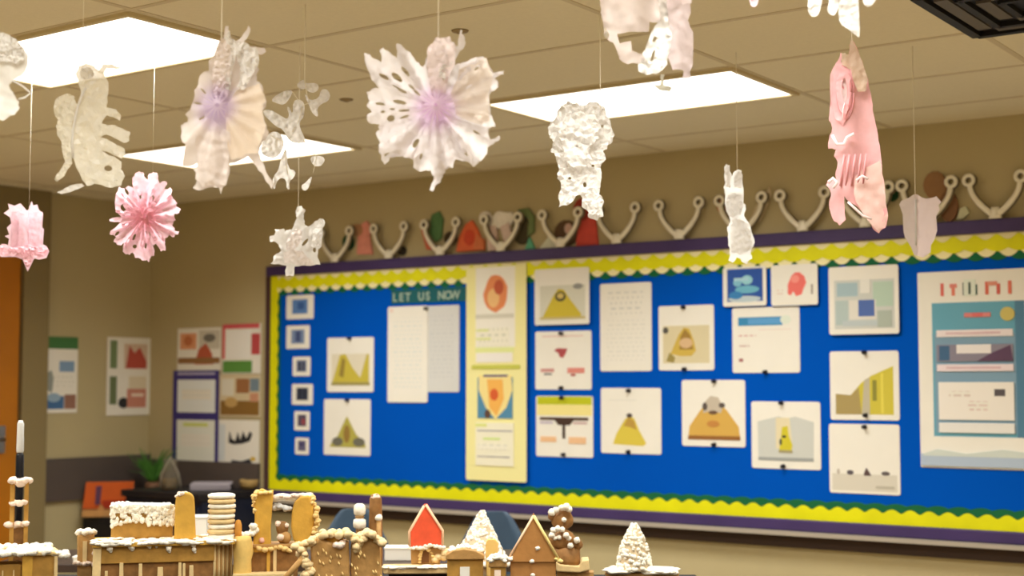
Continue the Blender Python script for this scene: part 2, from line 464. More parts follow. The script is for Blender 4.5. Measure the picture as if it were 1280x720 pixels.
s = Sheet('photo_sheet', 'white sheet with photo of a yellow leaning tower shape, beside the small cards', 'sheet', (412, 422, 470, 490), group=GB)
s.rect('picture', .1, .3, .92, .88, (224, 216, 196)).poly('picture', [(.1, .88), (.28, .32), (.4, .3), (.55, .55), (.72, .74), (.86, .3), (.9, .32), (.9, .88)], (198, 182, 70)).poly('picture', [(.26, .7), (.33, .36), (.4, .42), (.36, .74)], OLV).rect('picture', .1, .82, .92, .88, (160, 150, 90)).pin(.5, .02).done()
s = Sheet('photo_sheet', 'white sheet with photo of a yellow heap with dark sides, below the leaning tower photo', 'sheet', (408, 499, 466, 569), group=GB)
s.poly('picture', [(.14, .82), (.3, .66), (.44, .4), (.5, .3), (.56, .4), (.7, .62), (.9, .8), (.9, .86), (.14, .86)], (178, 170, 80)).oval('picture', .3, .76, .12, .08, (110, 108, 96)).oval('picture', .76, .76, .13, .08, (110, 108, 96)).oval('picture', .5, .62, .07, .16, (150, 120, 60)).pin(.52, .02).done()
LN = (222, 226, 224)
s = Sheet('letter_sheet', 'long white letter sheet, nearer the heap photo, overlapping its twin', 'sheet', (488, 383, 538, 503), off=.0225, group=GB)
s.lines('text_lines', .14, .86, [.12+.045*i for i in range(17)], LN, t=.014, seed=5).rect('text_lines', .05, .02, .14, .06, (236, 214, 204)).done()
s = Sheet('letter_sheet', 'greyish white letter sheet tucked behind the long white one, beside the yellow poster', 'sheet', (533, 382, 577, 490), m=WHITE2, group=GB)
s.lines('text_lines', .18, .86, [.1+.05*i for i in range(16)], (202, 203, 206), t=.012, seed=7).pin(.08, .03).done()
s = Sheet('letter_sheet', 'plain white letter sheet between the photo pairs, right of the yellow poster', 'sheet', (753, 354, 817, 464), group=GB, tilt=0)
s.lines('text_lines', .16, .84, [.1, .13, .24, .28, .34], (206, 206, 204), t=.012, seed=9).lines('text_lines', .12, .88, [.42+.05*i for i in range(10)], (224, 222, 216), t=.01, seed=3).done()
# yellow infographic
s = Sheet('infographic_poster', 'tall pale yellow poster with an orange crest and white text boxes', 'poster', (588, 333, 663, 601), m=CREAM, group=GB, off=.036)
s.rect('panel', .16, .005, .82, .38, (240, 236, 226)).oval('picture', .5, .13, .2, .085, (226, 140, 90), wob=.15).oval('picture', .46, .15, .1, .045, (236, 190, 130)).oval('picture', .55, .1, .08, .035, (190, 90, 60))
s.rect('panel', .16, .225, .8, .245, (214, 210, 196)).lines('text_lines', .2, .72, [.29, .31, .35, .37], (206, 206, 190), t=.006, seed=2).rect('text_lines', .17, .295, .38, .305, (220, 226, 150)).rect('text_lines', .17, .335, .42, .345, (220, 226, 150))
s.rect('panel', .16, .38, .8, .405, (226, 232, 160)).rect('panel', .17, .405, .78, .45, (238, 234, 230))
s.rect('panel', .1, .462, .9, .482, (198, 200, 90))
s.rect('picture', .2, .52, .78, .71, (84, 140, 176)).poly('picture', [(.22, .51), (.76, .51), (.78, .58), (.68, .66), (.5, .715), (.34, .66), (.22, .58)], (242, 222, 150)).poly('picture', [(.36, .53), (.62, .53), (.64, .62), (.52, .7), (.4, .66)], (240, 180, 90)).oval('picture', .48, .6, .07, .028, (214, 96, 50)).rect('picture', .3, .508, .7, .518, (110, 96, 130)).oval('picture', .37, .69, .05, .02, (96, 70, 60))
s.rect('panel', .17, .73, .8, .93, (240, 236, 214)).rect('text_lines', .17, .735, .36, .75, (220, 226, 140)).lines('text_lines', .2, .78, [.765], (150, 146, 160), t=.006, seed=4).rect('text_lines', .3, .8, .58, .81, (206, 226, 140)).lines('text_lines', .2, .74, [.885], (160, 156, 160), t=.006, seed=6).lines('text_lines', .22, .7, [.83, .85], (216, 214, 200), t=.006, seed=8).done()
s = Sheet('photo_sheet', 'white sheet with photo of a yellow mound, topmost of the trio beside the yellow poster', 'sheet', (673, 336, 741, 406), group=GB, off=.033)
s.rect('picture', .1, .3, .93, .92, (214, 212, 198)).poly('picture', [(.14, .88), (.34, .5), (.44, .36), (.54, .38), (.66, .56), (.86, .82), (.84, .88)], (206, 186, 60)).oval('picture', .48, .5, .1, .09, (90, 84, 60)).oval('picture', .48, .49, .06, .05, (214, 190, 110)).oval('picture', .8, .33, .09, .05, (150, 150, 146)).rect('picture', .1, .86, .93, .9, (200, 184, 120)).done()
s = Sheet('text_sheet', 'white sheet with small red drawings and captions, middle of the trio', 'sheet', (672, 414, 742, 487), group=GB)
s.lines('text_lines', .12, .86, [.08], (220, 150, 150), seed=3).poly('picture', [(.34, .33), (.4, .29), (.58, .3), (.55, .38), (.5, .46), (.44, .44), (.42, .38)], (176, 80, 84)).rect('picture', .1, .64, .34, .7, (206, 150, 146)).rect('picture', .16, .72, .3, .75, INK).rect('picture', .58, .63, .88, .72, (220, 140, 130)).rect('picture', .64, .73, .72, .77, (176, 90, 90)).pin(.48, .04).pin(.48, .97).done()
s = Sheet('text_sheet', 'sheet with lime band and a dark bow shaped diagram, lowest of the trio', 'sheet', (673, 495, 744, 571), group=GB)
s.rect('panel', .02, .01, .98, .14, (190, 196, 30)).rect('panel', .02, .14, .98, .32, (240, 226, 150)).rect('picture', .07, .35, .92, .4, (84, 62, 48)).poly('picture', [(.3, .36), (.7, .36), (.6, .48), (.4, .48)], (70, 50, 40)).rect('picture', .47, .48, .52, .7, (84, 70, 60)).rect('picture', .07, .42, .3, .46, (200, 190, 206)).rect('picture', .66, .42, .9, .46, (206, 180, 180)).rect('text_lines', .08, .67, .36, .76, (236, 192, 150)).rect('text_lines', .58, .67, .88, .78, (236, 192, 150)).pin(.47, .03).pin(.5, .96).done()
s = Sheet('photo_sheet', 'white sheet with photo of a tan bell shaped figure, right of the plain letter', 'sheet', (826, 382, 895, 463), group=GB)
s.rect('picture', .08, .31, .92, .89, (218, 206, 170)).poly('picture', [(.22, .74), (.36, .46), (.46, .34), (.56, .36), (.64, .54), (.68, .7), (.6, .78), (.4, .78)], (206, 176, 80)).poly('picture', [(.38, .68), (.4, .48), (.48, .36), (.58, .46), (.63, .68)], (160, 126, 60)).oval('picture', .5, .58, .12, .08, (214, 180, 140)).poly('picture', [(.14, .86), (.2, .72), (.3, .8), (.28, .88)], (156, 140, 80)).oval('picture', .13, .38, .05, .05, (90, 86, 80)).pin(.47, .03).pin(.48, .98).done()
s = Sheet('photo_sheet', 'white sheet with photo of a pale yellow cone heap, below the plain letter', 'sheet', (754, 485, 829, 567), group=GB)
s.poly('picture', [(.2, .86), (.26, .7), (.4, .48), (.48, .42), (.56, .46), (.64, .64), (.76, .84), (.7, .88)], (216, 196, 76)).poly('picture', [(.38, .58), (.46, .44), (.56, .5), (.6, .64), (.5, .6)], (186, 150, 70)).oval('picture', .48, .42, .05, .035, (80, 70, 66)).lines('text_lines', .14, .6, [.18], (222, 220, 214), seed=2).pin(.48, .04).pin(.47, .97).done()
s = Sheet('photo_sheet', 'white sheet with photo of a broad golden mound with a pale crown', 'sheet', (855, 475, 934, 558), group=GB)
s.poly('picture', [(.1, .88), (.12, .7), (.28, .48), (.42, .32), (.58, .32), (.72, .46), (.9, .7), (.92, .88)], (212, 170, 84)).poly('picture', [(.34, .5), (.36, .34), (.46, .24), (.58, .26), (.66, .4), (.62, .5), (.5, .46)], (196, 184, 168)).oval('picture', .37, .4, .04, .06, (90, 80, 76)).oval('picture', .64, .38, .05, .04, (90, 80, 76)).oval('picture', .5, .49, .07, .03, (110, 84, 66)).oval('picture', .5, .66, .1, .05, (196, 136, 70)).rect('picture', .1, .84, .92, .9, (150, 100, 50)).pin(.53, .02).pin(.52, .97).done()
s = Sheet('text_sheet', 'white sheet headed by a blue bar, under the two small pictures', 'sheet', (918, 384, 1002, 466), group=GB)
s.rect('panel', .09, .15, .75, .28, (60, 140, 190)).rect('panel', .24, .17, .74, .26, (96, 160, 214)).oval('panel', .8, .2, .08, .07, (224, 232, 220)).lines('text_lines', .1, .36, [.4, .44], (206, 150, 150), seed=3).lines('text_lines', .1, .26, [.56, .59], (176, 120, 120), seed=5).rect('text_lines', .1, .78, .16, .83, (170, 110, 110)).lines('text_lines', .4, .88, [.34], (232, 214, 210), seed=2).pin(.5, .99).done()
s = Sheet('picture_card', 'small blue card with white cloudy lettering, below the white rabbit', 'card', (908, 334, 962, 383), group=GB, off=.034)
s.rect('picture', .1, .05, .92, .88, (44, 84, 166)).oval('picture', .5, .82, .38, .08, (190, 206, 214)).oval('picture', .34, .4, .1, .1, (130, 190, 214)).oval('picture', .56, .34, .13, .12, (150, 206, 220)).rect('picture', .26, .28, .6, .36, (170, 210, 226)).oval('picture', .56, .58, .28, .1, (110, 180, 206)).oval('picture', .3, .72, .16, .1, (60, 130, 190)).done()
s = Sheet('picture_card', 'small white card with a coral red splotch figure, right of the blue card', 'card', (968, 331, 1026, 382), group=GB, off=.034)
s.poly('picture', [(.36, .72), (.36, .5), (.44, .28), (.52, .2), (.62, .2), (.72, .3), (.76, .46), (.7, .6), (.66, .74), (.54, .78), (.48, .66), (.42, .76)], (236, 116, 110)).oval('picture', .52, .36, .09, .1, (244, 150, 140)).lines('text_lines', .12, .26, [.6, .68, .76], (226, 200, 190), seed=4).rect('text_lines', .86, .5, .9, .74, (170, 160, 150)).done()
s = Sheet('photo_sheet', 'white sheet with photo of a grey book with a small yellow figure', 'sheet', (942, 502, 1028, 586), group=GB)
s.poly('picture', [(.09, .3), (.4, .22), (.52, .25), (.64, .22), (.91, .3), (.9, .88), (.1, .88)], (204, 206, 202)).poly('picture', [(.36, .24), (.56, .24), (.6, .7), (.36, .7)], (226, 214, 180)).poly('picture', [(.4, .76), (.42, .62), (.45, .38), (.53, .36), (.55, .52), (.6, .64), (.58, .76)], (208, 196, 50)).oval('picture', .48, .52, .03, .02, (60, 60, 50)).oval('picture', .43, .6, .02, .05, (80, 84, 60)).rect('picture', .1, .83, .9, .88, (160, 164, 164)).rect('picture', .4, .72, .6, .76, (170, 160, 120)).pin(.45, .02).pin(.47, .96).done()
s = Sheet('photo_sheet', 'white sheet with pale overhead photo of a blue square centre, topmost beside the large poster', 'sheet', (1040, 333, 1127, 418), group=GB, off=.034)
s.rect('picture', .08, .2, .94, .92, (206, 208, 204)).rect('picture', .12, .24, .42, .44, (166, 190, 200)).rect('picture', .1, .5, .28, .86, (180, 196, 196)).rect('picture', .64, .24, .92, .6, (184, 206, 190)).rect('picture', .3, .5, .68, .78, (226, 222, 214)).rect('picture', .43, .5, .66, .74, (84, 110, 176)).rect('picture', .2, .8, .86, .88, (190, 200, 204)).rect('picture', .46, .2, .6, .4, (232, 230, 224)).rect('picture', .7, .66, .9, .9, (176, 186, 176)).done()
s = Sheet('photo_sheet', 'white sheet with photo of a rising yellow wall, middle one beside the large poster', 'sheet', (1040, 439, 1126, 525), group=GB)
s.poly('picture', [(.08, .92), (.08, .62), (.3, .64), (.46, .46), (.6, .36), (.78, .28), (.92, .22), (.92, .92)], (206, 192, 70)).poly('picture', [(.08, .92), (.08, .62), (.3, .64), (.42, .52), (.46, .92)], (170, 150, 96)).poly('picture', [(.46, .92), (.5, .42), (.58, .38), (.58, .92)], (190, 182, 160)).rect('picture', .62, .42, .68, .72, (140, 136, 60)).rect('picture', .74, .32, .78, .9, (226, 212, 90)).pin(.52, .02).pin(.52, .93).done()
s = Sheet('photo_sheet', 'white sheet with three tiny grey animals in a row, lowest beside the large poster', 'sheet', (1039, 530, 1127, 617), group=GB)
s.rect('picture', .04, .72, .96, .96, (216, 210, 198)).oval('picture', .3, .7, .05, .035, (90, 84, 90)).poly('picture', [(.49, .72), (.53, .62), (.58, .7), (.6, .74), (.5, .74)], (90, 70, 70)).oval('picture', .8, .7, .06, .03, (100, 90, 90)).oval('picture', .13, .69, .02, .04, (190, 180, 170)).rect('picture', .66, .88, .92, .92, (190, 184, 170)).pin(.52, .04).done()
# large poster, running off the right side
s = Sheet('infographic_poster', 'large white poster with a blue tablet shaped panel at the right end of the board', 'poster', (1151, 338, 1300, 586), group=GB, r=.006)
s.rect('panel', .12, .16, .88, .84, (104, 166, 190)).rect('panel', .14, .32, .86, .82, (128, 160, 184)).rect('panel', .82, .16, .9, .84, (84, 128, 158))
for i, c in enumerate([(220, 110, 100), (230, 130, 110), (60, 80, 70), (50, 90, 80), (220, 110, 90), (214, 100, 90), (226, 120, 100)]):
    u = .2+.095*i
    s.rect('title', u, .06+(i % 2)*.012, u+.028, .125, c)
s.rect('title', .28, .065, .34, .085, (226, 140, 130)).rect('title', .6, .06, .68, .08, (224, 150, 130)).rect('title', .4, .045, .5, .13, (226, 232, 220)).rect('title', .44, .06, .46, .12, (60, 80, 70))
s.lines('text_lines', .4, .62, [.215], (220, 110, 110), t=.022, seed=3, gap=False).oval('picture', .76, .225, .06, .035, (206, 190, 110))
s.rect('panel', .16, .3, .8, .335, (236, 224, 226)).rect('picture', .16, .375, .8, .46, (140, 134, 150)).rect('picture', .18, .38, .27, .455, (70, 104, 140)).rect('picture', .33, .375, .62, .42, (236, 230, 230)).poly('picture', [(.5, .46), (.62, .42), (.78, .38), (.8, .46)], (96, 70, 96)).rect('panel', .16, .475, .8, .51, (236, 220, 226)).lines('text_lines', .24, .7, [.312], (214, 180, 190), t=.01, seed=5).lines('text_lines', .24, .7, [.487], (214, 180, 190), t=.01, seed=5)
s.rect('panel', .17, .565, .8, .755, (240, 234, 228)).rect('picture', .64, .6, .73, .635, (90, 84, 90)).lines('text_lines', .26, .44, [.61, .63], (214, 196, 190), t=.008, seed=6).lines('text_lines', .42, .6, [.66, .68, .7], (222, 200, 196), t=.008, seed=7).rect('panel', .17, .77, .8, .82, (232, 230, 228))
s.rect('panel', .01, .93, .99, .99, (176, 192, 214)).poly('panel', [(.03, .93), (.15, .905), (.4, .925), (.7, .9), (.98, .92), (.98, .94), (.03, .94)], (206, 214, 210)).done()
# title lettering
t = thing('title_lettering', 'row of pale cut-out capital letters spelling a heading above the letter sheets', 'lettering', on_back(541, 369, .019))
TEAL = mat('pale_green_letter', (168, 190, 176), rough=.7); TEALB = mat('letter_backing', (24, 96, 104), rough=.7)
A, B = on_back(491, 372, .02), on_back(592, 366, .02)
L0 = (A+B)/2; t.location = L0
txt = 'LET US NOW B'; wd = (B-A).length
MB().box(-wd/2-.01, -.002, -.04, wd/2-.02, 0, .04, TEALB).build('backing_strip', t)
for i, ch in enumerate(txt):
    if ch == ' ': continue
    cu = bpy.data.curves.new('letter', 'FONT'); cu.body = ch; cu.size = .066; cu.extrude = .002; cu.align_x = 'CENTER'
    cu.materials.append(TEAL); cu.offset = .0015
    tmp = bpy.data.objects.new('letter_curve', cu); COL.objects.link(tmp)
    bpy.context.view_layer.update()
    me = bpy.data.meshes.new_from_object(tmp.evaluated_get(bpy.context.evaluated_depsgraph_get()))
    bpy.data.objects.remove(tmp); me.name = 'letter'
    o = bpy.data.objects.new('letter', me); COL.objects.link(o); o.parent = t
    o.location = (-wd/2+.02+i*wd/12, -.005, -.026); o.rotation_euler = (PI/2, 0, 0)

# posters on the two walls of the far left corner
GL = 'posters in the far left corner'
W = .004
s = Sheet('poster', 'poster with green header, scribbles and blue pictures near the wooden door', 'poster', (54, 421, 96, 516), wall='left', off=W, group=GL, r=.004)
s.rect('picture', 0, 0, 1, .16, (70, 120, 70)).rect('picture', .45, .32, .9, .46, (130, 160, 196)).oval('picture', .18, .6, .12, .14, (150, 156, 150), wob=.5).rect('picture', .04, .78, .6, .95, (70, 110, 160)).rect('picture', .62, .76, .96, .95, (150, 110, 96)).oval('picture', .3, .8, .2, .06, (150, 176, 200)).lines('text_lines', .3, .9, [.52, .58, .64], (200, 200, 190), seed=4).done()
s = Sheet('poster', 'white poster of four red and grey picture panels left of the plant', 'poster', (133, 422, 187, 519), wall='left', off=W, group=GL, r=.004)
s.rect('picture', .06, .04, .22, .4, (120, 140, 100)).rect('picture', .38, .08, .92, .4, (214, 190, 170)).poly('picture', [(.42, .4), (.5, .1), (.62, .2), (.74, .12), (.9, .3), (.9, .4)], (186, 84, 72)).rect('picture', .06, .5, .22, .86, (110, 124, 90)).oval('picture', .38, .84, .12, .07, (50, 50, 54)).rect('picture', .5, .5, .9, .66, (226, 214, 190)).rect('picture', .46, .66, .9, .9, (206, 140, 124)).rect('picture', .56, .72, .84, .76, (240, 220, 206)).done()
s = Sheet('poster', 'poster with peach and red food pictures above the purple frame', 'poster', (223, 410, 277, 463), off=W, group=GL, r=.004)
s.rect('picture', .06, .12, .44, .5, (226, 160, 120)).rect('picture', .5, .06, .98, .5, (206, 200, 186)).oval('picture', .74, .24, .14, .1, (120, 116, 110)).poly('picture', [(.4, .86), (.5, .5), (.66, .36), (.8, .6), (.84, .86)], (190, 96, 70)).rect('picture', .02, .7, .98, .84, (150, 110, 70)).oval('picture', .25, .3, .1, .12, (200, 120, 80)).done()
s = Sheet('poster', 'white notice with red edging and a green block at its foot', 'poster', (279, 405, 327, 467), off=W, group=GL, r=.004)
s.rect('picture', .0, .0, .96, .09, (214, 90, 100)).rect('picture', .0, .09, .07, .7, (220, 110, 116)).rect('picture', .76, .2, .98, .62, (196, 80, 84)).rect('picture', .02, .74, .78, .98, (96, 150, 70)).rect('panel', .1, .12, .74, .7, (244, 242, 240)).done()
s = Sheet('framed_notice', 'purple framed notice holder with two white sheets, one above the other', 'notice holder', (218, 463, 275, 580), off=.012, m=mat('violet_frame', (64, 54, 128), rough=.5), group=GL, r=.006)
s.rect('page', .1, .1, .93, .45, (232, 236, 238)).rect('page', .1, .53, .93, .97, (232, 234, 226)).rect('text_lines', .24, .56, .78, .6, (214, 222, 130)).rect('text_lines', .1, .02, .92, .05, (170, 164, 200)).lines('text_lines', .2, .84, [.2, .25, .3], (206, 214, 220), seed=3).lines('text_lines', .2, .84, [.68, .74, .8], (214, 216, 206), seed=5).done()
s = Sheet('poster', 'poster of brown and cream photos below the red edged notice', 'poster', (275, 468, 326, 521), off=W, group=GL, r=.004)
s.rect('panel', 0, 0, 1, 1, (216, 200, 166)).rect('picture', .42, .1, .74, .44, (160, 110, 70)).rect('picture', .76, .1, .98, .4, (120, 140, 156)).rect('picture', .04, .62, .98, .96, (140, 104, 50)).oval('picture', .3, .66, .16, .12, (196, 160, 100)).rect('picture', .06, .1, .36, .5, (226, 220, 206)).rect('picture', .76, .44, .96, .64, (206, 150, 120)).done()
s = Sheet('poster', 'white poster with black bird figures beside the purple framed notice', 'poster', (272, 525, 325, 582), off=W, group=GL, r=.004)
s.poly('picture', [(.28, .5), (.3, .24), (.36, .42), (.44, .46), (.5, .26), (.56, .44), (.62, .24), (.7, .4), (.78, .24), (.84, .3), (.78, .46), (.6, .52), (.4, .54)], (40, 40, 46)).poly('picture', [(.34, .98), (.36, .88), (.6, .9), (.78, .84), (.88, .98)], (40, 42, 56)).oval('picture', .86, .84, .06, .05, (214, 180, 70)).rect('picture', .06, .1, .2, .9, (216, 222, 226)).done()

# ------------------------------------------------------------------ ornaments above the board
SILVER = mat('pearly_moulding', (238, 232, 216), rough=.4, spec=.5); SHADE = mat('shadow_outline_grey', (112, 100, 80), rough=.6)
ytx = [(425, 324, 'at the far left end, right of the green blob'), (492, 318, 'right of the pink paper ribbon'), (556, 315, 'in front of the green paper leaf'),
       (632, 311, 'behind the white fluffy paper bear'), (706, 306, 'behind the brown paper ball and red figure'), (776, 302, 'right of the red paper figure'),
       (854, 298, 'just left of the white rabbit'), (931, 292, 'directly behind the hanging white rabbit'), (1008, 285, 'between the white rabbit and the tall rose hanging'),
       (1086, 281, 'directly behind the tall rose hanging'), (1163, 275, 'behind the hanging pearl shield'), (1248, 268, 'over the large poster, nearest the right edge')]
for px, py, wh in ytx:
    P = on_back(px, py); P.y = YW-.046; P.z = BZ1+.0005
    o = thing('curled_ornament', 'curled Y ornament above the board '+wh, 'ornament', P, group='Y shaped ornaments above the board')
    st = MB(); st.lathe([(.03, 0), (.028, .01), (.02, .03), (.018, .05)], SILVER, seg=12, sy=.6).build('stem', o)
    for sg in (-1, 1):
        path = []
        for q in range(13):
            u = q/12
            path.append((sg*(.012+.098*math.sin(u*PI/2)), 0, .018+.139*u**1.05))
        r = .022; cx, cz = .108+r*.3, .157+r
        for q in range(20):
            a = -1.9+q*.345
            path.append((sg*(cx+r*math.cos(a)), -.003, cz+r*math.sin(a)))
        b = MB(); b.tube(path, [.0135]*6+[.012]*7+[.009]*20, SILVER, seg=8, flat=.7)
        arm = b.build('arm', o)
        b = MB(); b.tube([(p[0]*1.0+.004, .010, p[2]-.003) for p in path], [.0165]*6+[.0155]*7+[.012]*20, SHADE, seg=8, flat=.35)  # wider grey tube behind the arm, a modelled stand-in for its shadow outline
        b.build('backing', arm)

def chaikin(pts, n=1):
    for _ in range(n):
        q = []
        for i in range(len(pts)):
            a, b = pts[i], pts[(i+1) % len(pts)]
            q.append((a[0]*.75+b[0]*.25, a[1]*.75+b[1]*.25)); q.append((a[0]*.25+b[0]*.75, a[1]*.25+b[1]*.75))
        pts = q
    return pts
def ell(cx, cy, rx, ry, n=14, rot=0):
    c, s_ = math.cos(math.radians(rot)), math.sin(math.radians(rot))
    return [(cx+rx*math.cos(2*PI*i/n)*c-ry*math.sin(2*PI*i/n)*s_, cy+rx*math.cos(2*PI*i/n)*s_+ry*math.sin(2*PI*i/n)*c) for i in range(n)]
# padded paper figures leaning on the frame: name, label, category, shapes [(part, outline px, colour)]
figs = [
 ('paper_leaf', 'dark green round paper leaf at the left end above the board', 'ornament', [('leaf', ell(435, 303, 7, 10), (20, 70, 44))]),
 ('paper_ribbon', 'pink paper ribbon figure with tan head near the left end above the board', 'ornament', [('body', [(447, 298), (452, 280), (458, 276), (463, 282), (462, 296), (466, 318), (446, 318)], (226, 150, 136)), ('head', ell(447, 288, 7, 8), (176, 130, 96))]),
 ('paper_ball', 'small black paper ball above the board beside the pink ribbon', 'ornament', [('ball', ell(502, 313, 5.5, 6), (46, 40, 30))]),
 ('paper_strip', 'slim red paper strip above the board, beside the green leaf', 'ornament', [('strip', [(525, 281), (530, 280), (537, 300), (542, 312), (533, 312)], (206, 110, 86))]),
 ('paper_leaf', 'tall green paper leaf above the board behind a curled ornament', 'ornament', [('leaf', [(535, 290), (540, 268), (549, 264), (554, 274), (552, 298), (544, 303)], (86, 126, 80))]),
 ('paper_ball', 'dark brown paper ball above the board left of the orange bird', 'ornament', [('ball', ell(563, 298, 8, 9), (66, 52, 30))]),
 ('paper_bird', 'orange red paper bird above the board, left of the white bear', 'ornament', [('body', [(570, 315), (574, 296), (582, 280), (590, 275), (596, 284), (601, 296), (604, 313)], (226, 108, 66)), ('wing', ell(587, 297, 7, 10), (206, 76, 48)), ('tail', [(592, 312), (596, 292), (606, 300), (606, 313)], (214, 120, 76))]),
 ('paper_bear', 'fluffy white paper bear with pinkish legs above the board centre', 'ornament', [('head', ell(607, 273, 8, 9), (240, 234, 228)), ('body', chaikin([(602, 284), (604, 268), (616, 272), (622, 263), (634, 266), (642, 265), (642, 280), (630, 285), (616, 286)]), (240, 234, 226)), ('leg', [(609, 282), (621, 282), (622, 313), (611, 314)], (222, 196, 184)), ('leg', [(626, 284), (637, 278), (642, 300), (634, 310)], (222, 200, 192))]),
 ('paper_figure', 'dark olive paper figure with green cap, right of the white bear', 'ornament', [('body', ell(652, 289, 11, 17), (70, 62, 40)), ('cap', ell(652, 269, 7, 7), (40, 64, 36)), ('wing', [(648, 262), (660, 260), (668, 270), (668, 290), (660, 296), (662, 274)], (110, 126, 80))]),
 ('paper_cone', 'small teal green paper cone above the board, right of the olive figure', 'ornament', [('cone', [(656, 312), (662, 296), (669, 311)], (100, 180, 146))]),
 ('paper_cone', 'white paper cone above the board, left of the brown ball', 'ornament', [('cone', [(674, 311), (688, 293), (703, 309)], (222, 224, 204))]),
 ('paper_ball', 'large brown paper ball with a pink spot, left of the red figure', 'ornament', [('ball', ell(708, 291, 15, 16), (96, 72, 50)), ('spot', ell(711, 286, 5, 7), (206, 170, 156))]),
 ('paper_figure', 'tall red paper figure below the crumpled white lacy flake', 'ornament', [('body', [(720, 308), (722, 282), (728, 268), (744, 270), (748, 306)], (206, 78, 66)), ('head', ell(728, 262, 11, 14), (160, 60, 46))]),
 ('paper_figure', 'orange brown paper figure partly behind the white rabbit', 'ornament', [('body', ell(903, 256, 7, 12), (206, 136, 96))]),
 ('paper_angel', 'faint beige paper angel on the wall right of the white rabbit', 'ornament', [('body', [(938, 276), (944, 258), (954, 246), (962, 232), (965, 244), (957, 262), (950, 278)], (206, 190, 156))]),
 ('paper_ball', 'dark green round paper ball right of the tall rose hanging', 'ornament', [('ball', ell(1114, 242, 9, 10), (22, 66, 30))]),
 ('paper_figure', 'big brown oval paper head above the board behind the pearl shield', 'ornament', [('head', ell(1169, 232, 15, 18), (150, 112, 76)), ('body', ell(1186, 258, 12, 20), (130, 92, 62))]),
 ('paper_scrap', 'small pale green paper scrap right of the brown oval head', 'ornament', [('scrap', [(1196, 274), (1200, 260), (1208, 258), (1212, 266), (1204, 274)], (206, 206, 174))]),
]
for nm, lab, cat, shapes in figs:
    allp = [p for s_ in shapes for p in s_[1]]
    cx = sum(p[0] for p in allp)/len(allp); by = max(p[1] for p in allp)
    base = on_back(cx, by, .0107)
    o = thing(nm, lab, cat, base, group='paper figures above the board')
    for k, (part, pts, c) in enumerate(shapes):
        q = []
        for p in pts:
            w_ = on_back(p[0], p[1], .0107)
            q.append((w_.x-base.x, max(w_.z, BZ1+.001 if w_.z > BZ1-.03 else w_.z)-base.z))
        b = MB().prism(q, -.004-.003*k, .0105, paint(c, rough=.7, var=.08, vscale=30)).build(part, o)
        bevel(b, .003, 2)

